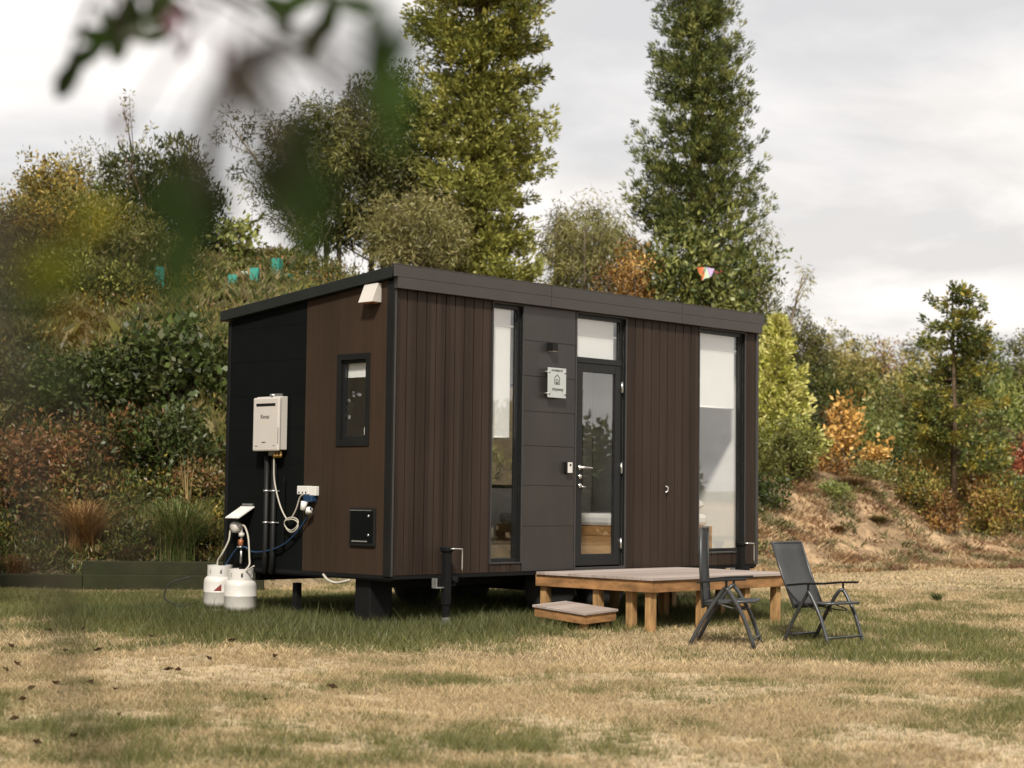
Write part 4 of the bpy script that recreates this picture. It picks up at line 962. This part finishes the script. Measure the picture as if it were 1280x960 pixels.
# --- right of the cabin
conifer(973, 37.5, 392, 1.02, 'tall pale lime green pyramidal tree close to the right end of the roof', LIME, zmin=.05, prof=lambda f: (1-f)**.8+.02, step=.15, ll=.11, lw=.05, tuft=.20, nl=20, up=.9, trunk_r=.05, seed=51, per=7)
bush(985, 36.6, 515, 85, OLIVE+SOFTG, 'leafy_shrub', 'olive green shrub below the pale lime tree', 'shrub', .10, .03, 1., seed=52, z0=.05)
bush(962, 34.8, 585, 62, DARK+GREEN, 'leafy_shrub', 'dark green shrub against the right cabin corner', 'shrub', .09, .045, 1., seed=53, z0=.03)
bush(1058, 39.5, 488, 48, ORANGE, 'orange_tree', 'small slender tree with orange autumn leaves', 'tree', .14, .07, .9, seed=54, z0=.25, multi=1, gaps=.3, bark='greybark')
bush(1098, 40.2, 546, 42, ORANGE, 'orange_sapling', 'low orange leafed sapling bent right beside the slender orange tree', 'tree', .12, .06, .6, seed=55, z0=.55, multi=1, gaps=.3, bark='greybark')
bush(1030, 41, 535, 60, RUST+OLIVE, 'rust_shrub', 'rusty brown shrub just left of the slender orange tree', 'shrub', .10, .04, .9, seed=56)
bush(1090, 47, 492, 62, SOFTG, 'round_shrub', 'soft green domed shrub behind the orange tree, left one', 'shrub', .12, .05, 1.1, seed=57, z0=.02)
bush(1128, 46, 498, 85, SOFTG+OLIVE[:1], 'round_shrub', 'bigger soft green domed shrub right of the orange tree', 'shrub', .12, .05, 1.1, seed=58, z0=.02)
bush(1085, 43, 560, 70, DARK+GREEN, 'dark_bush', 'dark green bush low behind the orange sapling', 'shrub', .11, .05, 1.1, seed=59, z0=.02)
bush(1118, 44, 556, 60, GREEN+DARK, 'dark_bush', 'mid green bush on the crest of the sandy bank', 'shrub', .11, .05, 1.1, seed=60, z0=.02)
bush(1155, 40.5, 560, 72, MIX, 'autumn_bush', 'olive and orange bush left of the slim conifer trunk', 'shrub', .10, .045, 1.0, seed=61, z0=.05)
bush(1222, 42, 545, 62, MIX+RUST, 'autumn_bush', 'tall green and russet bush right of the slim conifer trunk', 'shrub', .12, .05, 1.0, seed=62, z0=.03)
bush(1175, 42.5, 600, 50, ORANGE[2:]+RUST, 'autumn_bush', 'orange red low bush right behind the conifer trunk', 'shrub', .10, .05, 1.0, seed=63)
bush(1262, 41.5, 575, 60, MIX+GREEN, 'autumn_bush', 'green and yellow bush at the right edge above the flat ground', 'shrub', .10, .045, 1.0, seed=64, z0=.03)
bush(1258, 46, 525, 75, PURPLE, 'purple_shrub', 'dusky purple shrub near the right edge', 'shrub', .12, .05, 1.0, seed=65)
bush(1142, 47.5, 475, 50, PURPLE+OLIVE[:1], 'purple_shrub', 'purplish shrub between the domed shrub and the slim conifer', 'shrub', .12, .05, 1.0, seed=66)
bush(1275, 44, 548, 40, C_((.36, .10, .07), (.22, .09, .06)), 'pink_shrub', 'small red leafed shrub cut by the right edge', 'shrub', .10, .05, .9, seed=67, z0=.4)
bush(1210, 39.6, 640, 55, GREEN+OLIVE, 'small_shrub', 'small green shrub at the right of the conifer foot', 'shrub', .09, .035, .6, seed=68, gaps=.35)
conifer(1193, 39, 348, 1.12, 'slim young conifer with a bare lower trunk right of the sandy bank', CONI2+C_((.30, .26, .06), (.22, .21, .05)), zmin=.20, prof=lambda f: 1.05 if f < .62 else (.42+.55*(f-.62)/.1 if f < .72 else .85*(1-(f-.72)/.28)**.5), step=.27, ll=.11, lw=.05, tuft=.22, nl=26, up=.6, trunk_r=.085, seed=13, per=5, gap=.12)
bush(1150, 37.6, 575, 70, MIX+OLIVE, 'autumn_bush', 'rounded olive bush with orange flecks standing at the right foot of the sandy bank', 'shrub', .09, .04, 1.1, seed=81, z0=.02)
bush(1182, 37.2, 610, 40, RUST+ORANGE[2:], 'autumn_bush', 'small orange brown bush in front of the slim conifer trunk, left side', 'shrub', .08, .035, 1.0, seed=82, z0=.02)
bush(1240, 38.2, 596, 75, MIX+RUST[:1], 'autumn_bush', 'wide green and orange bush between the conifer foot and the right edge', 'shrub', .09, .04, 1.0, seed=83, z0=.02)
bush(1032, 38.6, 565, 52, ORANGE[2:]+RUST, 'autumn_bush', 'rusty orange bush on the bank below the slender orange tree', 'shrub', .09, .035, 1.0, seed=84, z0=.02)
bush(1085, 39.0, 583, 60, GREY+SOFTG, 'weedy_sapling', 'pale green weedy sapling near the crest of the sandy bank', 'shrub', .10, .03, .7, seed=85, z0=.02, gaps=.25)
bush(1042, 36.4, 622, 48, SOFTG, 'weedy_sapling', 'grey green seedling halfway down the sandy bank', 'shrub', .09, .03, .7, seed=86, z0=.02, gaps=.25)
bush(1000, 36.9, 555, 50, OLIVE+MIX, 'leafy_shrub', 'olive bush with yellow tips right of the cabin corner', 'shrub', .09, .035, 1.0, seed=87, z0=.02)
bush(1240, 45, 470, 75, SOFTG+GREEN, 'leafy_shrub', 'light green bush high behind the purple shrub', 'shrub', .11, .05, 1.1, seed=88, z0=.02)
# tussocks and weeds on the sandy bank
for i, (u, s, yt, w, c, lab) in enumerate((
  (1098, 36.2, 652, 52, C_((.16, .13, .05), (.10, .10, .04), (.26, .19, .09)), 'olive brown tussock low on the sandy bank'),
  (1068, 38, 600, 75, C_((.22, .14, .07), (.16, .12, .06), (.30, .21, .11)), 'broad patch of brown weeds high on the sandy bank'),
  (1040, 37, 622, 40, C_((.14, .16, .08), (.10, .13, .05)), 'thin grey green weed in the middle of the sandy bank'),
  (1005, 37.4, 590, 50, C_((.24, .15, .07), (.14, .12, .05)), 'brown grass under the olive green shrub'),
  (1085, 37.6, 628, 40, C_((.13, .14, .05), (.24, .18, .08)), 'yellow green weed right of the brown patch'),
  (1160, 38.6, 668, 40, C_((.24, .16, .08), (.15, .12, .05)), 'brown tuft left of the conifer foot'),
  (1215, 39, 672, 50, C_((.12, .13, .05), (.25, .17, .09)), 'mixed green tuft right of the conifer foot'),
  (1262, 39.5, 660, 50, C_((.20, .13, .06), (.12, .11, .04)), 'brown tuft near the right edge'),
  (1050, 34.8, 676, 26, C_((.24, .16, .09), (.18, .12, .06)), 'tiny brown tuft at the foot of the sandy bank'))):
    blades(u, s, yt-16, w*1.25, [tuple(1.4*q for q in cc_) for cc_ in c], 'weed_tuft', lab, 'weeds', 420, .02, .8, 70+i, 'weeds on the sandy bank')
# --- trees on the far rise
FR = [(945, 58, 378, 60, DARK+OLIVE, 'dark tree on the far rise touching the roof end'), (990, 60, 376, 90, DARK+OLIVE, 'dark domed tree behind the pale lime tree, on the skyline'),
 (1035, 61, 398, 75, OLIVE+GREY, 'olive tree on the skyline right of the dark domed one'), (1078, 62, 396, 62, GREY+OLIVE, 'greyish tree with bare twigs in the middle of the skyline'),
 (1112, 62, 405, 50, GREY+PURPLE, 'brown grey thin tree next on the skyline'), (1142, 63, 408, 50, OLIVE+DARK, 'small dark green tree before the skyline gap'),
 (1172, 64, 418, 40, GREY, 'faint grey tree in the skyline gap beside the slim conifer'), (1232, 60, 400, 70, DARK+GREEN, 'dark green tree on the skyline right of the slim conifer'),
 (1275, 62, 405, 60, DARK+OLIVE, 'dark tree on the skyline at the right edge'),
 (1015, 55, 440, 85, OLIVE+GREEN, 'rounded olive tree below the skyline, above the rusty shrub'), (1065, 56, 445, 80, OLIVE+DARK, 'dark olive tree below the greyish skyline tree'),
 (1110, 55, 452, 75, GREEN+GREY, 'green tree over the bigger domed shrub'), (1160, 56, 446, 80, OLIVE+GREY, 'olive grey tree behind the slim conifer'),
 (1215, 55, 450, 80, GREEN+OLIVE, 'green tree on the rise right of the slim conifer'), (1262, 54, 462, 80, GREEN+SOFTG, 'lighter green tree below the right end of the skyline'),
 (1040, 50, 492, 70, DARK+RUST[:1], 'dark bush on the rise above the rusty shrub'), (1190, 50, 505, 80, DARK+OLIVE, 'dark olive bush crossed by the slim conifer trunk'), (1235, 49, 512, 70, OLIVE+PURPLE, 'brownish bush on the rise above the russet bush'),
 (1000, 48, 470, 50, DARK, 'blackish green tree right behind the pale lime tree')]
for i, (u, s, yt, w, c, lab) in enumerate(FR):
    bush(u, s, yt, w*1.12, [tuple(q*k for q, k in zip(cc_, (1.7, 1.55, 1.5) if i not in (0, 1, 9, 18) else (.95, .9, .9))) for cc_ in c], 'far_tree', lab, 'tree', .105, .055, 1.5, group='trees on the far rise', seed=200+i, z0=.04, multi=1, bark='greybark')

for u, s_, yt, w_, c_, lab in ((1330, 60, 395, 90, DARK+OLIVE, 'dark tree on the far rise just past the right edge'), (1400, 58, 405, 100, OLIVE+GREEN, 'olive tree on the far rise past the right edge'), (1480, 56, 398, 110, DARK+GREEN, 'green tree on the far rise well past the right edge'),
                  (1330, 46, 500, 110, MIX+OLIVE, 'orange flecked bush beyond the right edge of the flat ground'), (1430, 46, 490, 130, OLIVE+GREEN, 'green bush beyond the right edge of the flat ground')):
    bush(u, s_, yt, w_, c_, 'far_tree', lab, 'tree', .13, .07, 1.0, group='trees on the far rise', seed=u, z0=.04, multi=1, bark='greybark')
# low undergrowth that nobody could count
def undergrowth(name, n, uu, qq, cols, label, seed, ll=.10, lw=.035, rad=.22, up=.12, thr=.42):
    r = np.random.default_rng(seed); u = uu[0]+(uu[1]-uu[0])*r.random(n); q = qq[0]+(qq[1]-qq[0])*r.random(n)
    sf = 24+0*u
    for _ in range(6): t = (u-640)/F*(sf+q); sf = np.interp(t, [-14, -3.7, 0, 9, 30], [22.5, 22.9, 27, 34.5, 42])
    s = sf+q; t = (u-640)/F*s; x, y = xy(s, t)
    k = fbm(x*.9+seed, y*.9, 3) > thr; x, y = x[k], y[k]; z = terrain(x, y)
    c = np.stack([x, y, z+up*r.random(len(x))+.02], 1)
    V, Fc, cc = leaves(c, 26, rad*(.5+.9*r.random(len(c))), ll, lw, r, cols, aim=(0, 0, 1.4), squash=.8)
    o = fastmesh(name, V, Fc, 4, 'leaf', None, cc); tag(o, label, 'undergrowth', None, 'stuff')
undergrowth('undergrowth', 7500, (-60, 420), (.35, 17), OLIVE+OLIVE+GREEN+DARK+RUST[:1]+GOLD, 'tangled olive and rust coloured undergrowth covering the left bank', 301, .075, .03, rad=.24, up=.40)
undergrowth('undergrowth', 2200, (-60, 340), (.15, 3.4), RUST[1:3]+DARK+GREEN+C_((.20, .13, .07))+OLIVE, 'dry russet litter and weeds above the sleepers', 302, .09, .02, .16, thr=.2)
undergrowth('undergrowth', 1300, (420, 960), (1, 16), OLIVE+GREY+DARK, 'rough green cover on the bank behind the cabin', 303)
undergrowth('undergrowth', 1500, (1120, 1330), (4.5, 26), OLIVE+RUST+GREEN+GOLD, 'mixed autumn undergrowth at the right below the trees', 304, .13, .05, .3)
undergrowth('undergrowth', 900, (930, 1160), (8.5, 28), OLIVE+RUST+GREEN+GOLD, 'mixed weeds beyond the crest of the sandy bank', 305, .13, .05, .3)

def bank_litter(n, seed):
    r = np.random.default_rng(seed); u = 925+400*r.random(n); q = -1.5+11*r.random(n); sf = 33+0*u
    for _ in range(6): t = (u-640)/F*(sf+q); sf = np.interp(t, [-14, -3.7, 0, 9, 30], [22.5, 22.9, 27, 34.5, 42])
    s = sf+q; t = (u-640)/F*s; x, y = xy(s, t); k = fbm(x*1.5+2, y*1.5, 4)+.10*r.normal(size=n) > .50; x, y = x[k], y[k]; n = len(x); z = terrain(x, y)
    h = (.03+.09*r.random(n))*(.5+1.2*fbm(x*2, y*2, 2)); a = r.random(n)*2*PI; la = r.random(n)*2*PI; w = .012+.014*r.random(n); le = .5+2*r.random(n)
    px, py = np.cos(a)*w, np.sin(a)*w
    V = np.stack([np.stack([x-px, y-py, z-.01], 1), np.stack([x+px, y+py, z-.01], 1), np.stack([x+np.cos(la)*le*h, y+np.sin(la)*le*h, z+h], 1)], 1).reshape(-1, 3)
    pal = np.array([(.40, .27, .15), (.30, .18, .09), (.22, .13, .07), (.16, .15, .06), (.46, .34, .20)]); c = pal[(fbm(x*1.3+50, y*1.3, 3)*9).astype(int) % 5]*(.6+.7*r.random(n))[:, None]
    tag(fastmesh('dry_grass', V, np.arange(3*n).reshape(-1, 3), 3, 'leaf', None, c), 'straw and dead stalks lying over the sandy bank', 'dry grass', None, 'stuff')
bank_litter(110000, 77)

# small orange, pale green and lilac panels set in the tree
kx = dep(881, 342, 38.6); k_ = thing('colour_patch', 'small orange and lilac patch in the bushy conifer', 'kite', tuple(kx))
def kp(du, dv, d=0.): return dep(881+du, 342+dv, 38.6)+np.array([FH[0], FH[1], 0])*d
for nm, pts, mt in (('orange_panel', ((-10, -8), (-1, -8), (0, 2), (-3, 9)), 'patch_r'), ('green_panel', ((-1, -8), (2, -8), (6, 5), (0, 6), (-3, 9)), 'patch_g'), ('lilac_panel', ((2, -8), (12, -6), (9, 2), (6, 5)), 'patch_v')):
    m = MB(); f = [kp(a, b, .004*i) for i, (a, b) in enumerate(pts)]; g = [kp(a, b, .012+.004*i) for i, (a, b) in enumerate(pts)]; n = len(pts)
    m.add(f+g, [tuple(range(n)), tuple(range(n, 2*n))[::-1]]+[(i, (i+1) % n, (i+1) % n+n, i+n) for i in range(n)]); m.build(nm, mt, k_)
m = MB(); m.tube([kp(11, -3), kp(16, 0), kp(22, -3)], .03, 5); m.build('red_streak', 'red', k_)

# fallen leaves on the lawn
lfm = mat('dead_leaf', (.040, .020, .011), .95, var=.3, spec=.05)
LP = [(62, 792), (13, 812), (105, 790), (82, 818), (123, 817), (211, 842), (224, 842), (70, 860), (115, 858), (18, 905), (28, 880), (343, 825), (143, 867), (290, 805), (5, 842), (415, 864), (92, 927), (45, 935), (260, 828), (188, 800), (330, 880), (40, 866), (150, 900), (20, 835)]
LFV = []
for n_, (u, v) in enumerate(LP):
    r = np.random.default_rng(n_); p = groundpt(u, v); a = r.random()*PI; l = .024+.02*r.random(); m = MB(); vs = []
    for i in range(5):
        for j in (-1, 0, 1):
            t = i/4*2-1; w = l*.5*(1-abs(t)**1.7)*.95+.001; vs.append((t*l, j*w, .012+.022*abs(j)*(1-abs(t))+.012*t*t))
    m.add(vs, [(i*3+j, (i+1)*3+j, (i+1)*3+j+1, i*3+j+1) for i in range(4) for j in range(2)], True)
    o = m.build('fallen_leaf', lfm); so = o.modifiers.new('s', 'SOLIDIFY'); so.thickness = .0015
    o.location = (p[0], p[1], p[2]+.012); o.rotation_euler = (r.normal()*.25, r.normal()*.25, a)
    tag(o, 'small curled dead brown leaf lying on the dry lawn', 'leaf', 'dead leaves on the lawn')
for u, v, w, lab in ((1171, 752, 34, 'dark green weed tuft alone on the pale lawn at the right'), (880, 700, 1, None)):
    if lab:
        p = groundpt(u, v); s, t = st(p[0], p[1]); blades(u, s, v-5, w*1.5, C_((.05, .085, .025), (.07, .10, .03)), 'lawn_weed', lab, 'weeds', 120, .012, .7, 5)

# --- out of focus leafy branches just in front of the lens: a young tree standing to the left of the photographer
nt0 = thing('young_tree', 'blurred leafy branches of a young tree hanging close at the upper left', 'tree', tuple(xy(1.35, -.85))+(0.,))
m = MB(); bx, by = xy(1.35, -.85); trunk = [np.array([bx, by, -.05]), np.array([bx+.03, by, 1.0]), np.array([bx+.02, by+.03, 2.0]), np.array([bx+.12, by, 3.0])]
m.tube(spline(trunk, 5), [.035-.0014*i for i in range(len(spline(trunk, 5)))], 8)
FL = [  # u, v, depth, angle in the picture (deg, 0 = right, 90 = up), length px, width px, tone
 (88, 96, 2.0, 45, 80, 30, 0), (122, 45, 2.0, 170, 78, 26, 1), (160, 22, 2.0, 80, 70, 40, 0), (150, 60, 2.0, 60, 40, 26, 1), (200, 5, 2.0, 60, 60, 30, 1), (225, 12, 2.0, 130, 50, 20, 2), (180, 40, 1.4, 20, 60, 12, 3), (395, 44, 2.0, 65, 62, 26, 0), (375, 4, 2.0, 20, 90, 28, 1),
 (345, 6, 2.0, 150, 60, 26, 1), (280, 80, 1.3, 100, 60, 16, 2), (276, 145, 1.0, 60, 50, 20, 3), (318, 118, 1.0, 120, 44, 26, 3), (300, 110, 1.1, 80, 60, 18, 2),
 (480, 85, 1.0, 78, 100, 46, 0), (470, 30, 1.0, 100, 70, 46, 1), (495, 120, .95, 95, 90, 50, 1), (490, 170, .95, 85, 60, 40, 1), (440, 2, 1.2, 10, 80, 28, 1),
 (368, 190, 1.0, 80, 90, 50, 0), (345, 225, 1.0, 30, 70, 40, 0), (392, 240, .95, 100, 90, 60, 0), (385, 300, .95, 80, 60, 44, 1), (335, 208, 1.0, 20, 50, 26, 0), (388, 155, 1.0, 85, 60, 28, 5),
 (215, 235, 1.0, 50, 80, 50, 0), (258, 240, 1.0, 120, 80, 50, 0), (240, 280, .95, 95, 80, 50, 0), (215, 320, .9, 80, 80, 44, 0), (225, 370, .9, 60, 60, 36, 1),
 (62, 330, .72, 30, 90, 40, 4), (38, 385, .7, 70, 70, 44, 0), (120, 270, .8, 40, 70, 24, 4), (100, 400, .72, 10, 70, 26, 6), (165, 330, .8, 70, 60, 34, 0), (20, 300, .8, 60, 60, 26, 6),
 (118, 755, .62, 60, 90, 20, 5), (200, 745, .62, 100, 80, 14, 5), (250, 775, .62, 40, 80, 16, 5), (132, 945, .62, 50, 70, 56, 0), (470, 60, 1.0, 80, 90, 50, 0), (150, 150, 1.3, 80, 50, 12, 2), (190, 45, 2.0, 200, 50, 24, 0),
 (60, 470, .6, 20, 80, 26, 5),
 (108, 70, 2.0, 30, 60, 26, 0), (140, 32, 2.0, 130, 70, 24, 0), (212, 30, 1.9, 100, 60, 20, 2), (232, 55, 1.8, 80, 40, 14, 2), (350, 20, 2.0, 120, 50, 20, 1), (410, 20, 2.0, 75, 60, 26, 0), (430, 5, 1.8, 160, 60, 22, 1), (385, 62, 1.9, 110, 40, 16, 1), (505, 60, 1.0, 60, 70, 40, 0), (465, 120, 1.05, 100, 60, 30, 1), (360, 250, 1.0, 60, 70, 40, 1), (380, 180, 1.05, 120, 60, 34, 0), (270, 260, 1.0, 30, 60, 36, 0), (198, 262, 1.0, 150, 60, 30, 1), (235, 330, .95, 50, 60, 34, 0), (30, 345, .75, 110, 70, 30, 0), (85, 350, .75, 60, 60, 26, 5), (125, 940, .7, 20, 60, 34, 1)]
TON = [(.016, .026, .008), (.024, .042, .010), (.10, .05, .06), (.12, .13, .10), (.12, .12, .012), (.022, .034, .010), (.15, .09, .02)]
V = []; Fc = []; cc = []; k = 0; r = np.random.default_rng(8); stems = []
for (u, v, s, an, lpx, wpx, tn) in FL:
    c = dep(u, v, s); a = math.radians(an); L3 = lpx/F*s; W3 = wpx/F*s; ax = rgt*math.cos(a)+upv*math.sin(a)+fwd*r.normal()*.35; ax /= np.linalg.norm(ax)
    sd = np.cross(ax, fwd+rgt*r.normal()*.25+upv*r.normal()*.25); sd /= np.linalg.norm(sd); nn = np.cross(ax, sd)
    for i in range(7):
        t = i/6; w = W3/2*math.sin(PI*t**.8)**.8 if 0 < t < 1 else .0005
        for j in (-1, 0, 1): V.append(c+ax*L3*(t-.5)+sd*w*j+nn*(abs(j)*w*.35-.12*L3*(t-.5)**2))
    for i in range(6):
        for j in range(2): Fc.append((k+i*3+j, k+(i+1)*3+j, k+(i+1)*3+j+1, k+i*3+j+1)); cc.append(np.array(TON[tn])*(.8+.4*r.random()))
    k += 21; stems.append((c-ax*L3/2, s, v))
fastmesh('foliage', np.array(V), np.array(Fc), 4, 'nearleaf', nt0, np.array(cc), True)
hubs = [(dep(140, -40, 1.5), 2.2), (dep(330, -60, 1.4), 2.3), (dep(300, 60, 1.0), 1.9), (dep(450, -70, 1.05), 2.1), (dep(-60, 280, .75), 1.25)]
for hb, zt_ in hubs:
    st_ = np.array([bx+.02, by+.02, zt_]); m.tube(spline([st_, (st_+hb)/2+np.array([0, 0, .08]), hb], 5), [.006-.0004*i for i in range(11)], 6)
for p, s, v in stems:
    h = min(hubs, key=lambda q: np.linalg.norm(q[0]-p))[0]; m.tube([h, (h+p)/2+np.array([0, 0, .015]), p], [.0022, .0018, .0012], 5)
m.build('trunk', mat('young_bark', (.03, .025, .018), .9, spec=.1), nt0)

# --- a few trees mirrored in the glass, plus unseen ones added left for shade
def far_back(x, y, w, H, cols, lab, coni=False):
    r = np.random.default_rng(int(abs(x*7+y*3))); z = 0; t = thing('mirror_or_shade_tree', lab, 'tree', (x, y, z), 'trees across the lawn')
    m, tips = limbs(x, y, z, H*.9, w/2*.8, r, 30, .12, .1); m.build('trunk', 'bark', t)
    K = 120; d = r.normal(size=(K, 3)); d /= np.linalg.norm(d, axis=1)[:, None]; rr = r.random(K)**.4
    f = .5+.5*d[:, 2]*rr; tap = (1-f*.85) if coni else 1
    c = np.stack([x+d[:, 0]*rr*w/2*tap, y+d[:, 1]*rr*w/2*tap, z+H*.05+f*H*.93], 1); V, Fc, q = leaves(c, 40, w*.12, .3, .16, r, cols, aim=(0, 0, .5)); fastmesh('crown', V, Fc, 4, 'leaf', t, q)
far_back(19.5, -22, 2.6, 7.5, CONI, 'conifer across the lawn mirrored in the glass door', True)
far_back(25, -23, 5, 3.6, OLIVE, 'olive tree across the lawn mirrored beside the conifer')
far_back(31, -24, 5, 3.4, GREEN, 'green tree across the lawn mirrored near the door edge')
far_back(15, -24, 6, 4.2, OLIVE+GOLD, 'low golden olive bush across the lawn mirrored in the door')
far_back(-5.5, 4.8, 4.2, 8.5, DARK, 'dark unseen tree added beyond the left edge to shade the bank, mirrored in the end window')
far_back(-4.2, 7.8, 5, 9, GREEN, 'green unseen tree added beyond the left edge to shade the bank, mirrored in the end window')
far_back(-1.2, 11.6, 4, 8, OLIVE, 'olive unseen tree added beyond the left edge where the sleepers begin, to shade the bank')
far_back(12, -22, 7, 6, GOLD+GREEN, 'golden green tree across the lawn mirrored in the narrow window')

# ------------------------------------------------------------------ sky, sun, camera
SUN_AZ = math.atan2(-.60, -.72); SUN_EL = math.radians(44)     # the sun stands to the left of the photographer, veiled by cloud
w = bpy.data.worlds.new('World'); sc.world = w; w.use_nodes = True; nt = w.node_tree; nt.nodes.clear(); L = nt.links.new
out = nt.nodes.new('ShaderNodeOutputWorld'); bg = N(nt, 'ShaderNodeBackground', Strength=.092)
sky = N(nt, 'ShaderNodeTexSky', sky_type='NISHITA'); sky.sun_disc = False; sky.sun_elevation = SUN_EL; sky.sun_rotation = PI/2-SUN_AZ; sky.air_density = 1.0; sky.dust_density = 1.5
tc = N(nt, 'ShaderNodeTexCoord'); sx = N(nt, 'ShaderNodeSeparateXYZ'); L(tc.outputs['Generated'], sx.inputs[0])
# project the view direction on a flat cloud deck
ad = N(nt, 'ShaderNodeMath', operation='ADD'); L(sx.outputs['Z'], ad.inputs[0]); ad.inputs[1].default_value = .16
mxz = N(nt, 'ShaderNodeMath', operation='MAXIMUM'); L(ad.outputs[0], mxz.inputs[0]); mxz.inputs[1].default_value = .06
cv = N(nt, 'ShaderNodeCombineXYZ'); L(mxz.outputs[0], cv.inputs[0]); L(mxz.outputs[0], cv.inputs[1]); cv.inputs[2].default_value = 1
dv = N(nt, 'ShaderNodeVectorMath', operation='DIVIDE'); L(tc.outputs['Generated'], dv.inputs[0]); L(cv.outputs[0], dv.inputs[1])
n1 = N(nt, 'ShaderNodeTexNoise', Scale=1.5, Detail=9, Roughness=.55, Distortion=.25); L(dv.outputs[0], n1.inputs['Vector'])
n2 = N(nt, 'ShaderNodeTexNoise', Scale=.55, Detail=6, Roughness=.5); 
mp = N(nt, 'ShaderNodeMapping'); mp.inputs['Location'].default_value = (3.1, 1.7, 0); L(dv.outputs[0], mp.inputs[0]); L(mp.outputs[0], n2.inputs['Vector'])
cr = N(nt, 'ShaderNodeMapRange'); cr.inputs['From Min'].default_value = .38; cr.inputs['From Max'].default_value = .60; L(n1.outputs['Fac'], cr.inputs[0])
cmix = N(nt, 'ShaderNodeMix', data_type='RGBA'); cmix.inputs[6].default_value = (7.3, 7.1, 6.95, 1); cmix.inputs[7].default_value = (10.2, 9.7, 9.3, 1); L(cr.outputs[0], cmix.inputs[0])
bl = N(nt, 'ShaderNodeMapRange'); bl.inputs['From Min'].default_value = .34; bl.inputs['From Max'].default_value = .46; bl.inputs['To Min'].default_value = .86; bl.inputs['To Max'].default_value = 1.; L(n2.outputs['Fac'], bl.inputs[0])
fm = N(nt, 'ShaderNodeMix', data_type='RGBA'); L(bl.outputs[0], fm.inputs[0]); L(sky.outputs[0], fm.inputs[6]); L(cmix.outputs[2], fm.inputs[7])
L(fm.outputs[2], bg.inputs[0]); L(bg.outputs[0], out.inputs[0])
sl = bpy.data.lights.new('sun', 'SUN'); sl.energy = 4.4; sl.angle = math.radians(6); sl.color = (1, .93, .82)
so = bpy.data.objects.new('sun', sl); COL.objects.link(so)
sdir = Vector((math.cos(SUN_AZ)*math.cos(SUN_EL), math.sin(SUN_AZ)*math.cos(SUN_EL), math.sin(SUN_EL))); so.rotation_euler = sdir.to_track_quat('Z', 'Y').to_euler(); so.location = (0, -20, 20)
cd = bpy.data.cameras.new('camera'); co = bpy.data.objects.new('camera', cd); COL.objects.link(co); sc.camera = co
cd.sensor_width = 36; cd.lens = F/1280*36; cd.clip_start = .05; cd.clip_end = 3000
mtx = Matrix(tuple((float(rgt[i]), float(upv[i]), float(-fwd[i]), float(CAM[i])) for i in range(3))+((0, 0, 0, 1),)); co.matrix_world = mtx
cd.dof.use_dof = True; cd.dof.focus_distance = 15.6; cd.dof.aperture_fstop = 2.5
sc.view_settings.view_transform = 'Standard'; sc.view_settings.look = 'None'; sc.view_settings.gamma = 1; sc.view_settings.exposure = .28; sc.view_settings.use_curve_mapping = False
sc.render.engine = 'CYCLES'; sc.cycles.max_bounces = 8; sc.cycles.diffuse_bounces = 3; sc.cycles.glossy_bounces = 3; sc.cycles.transparent_max_bounces = 8; sc.cycles.transmission_bounces = 4
sc.cycles.use_denoising = True; sc.cycles.caustics_reflective = False; sc.cycles.caustics_refractive = False
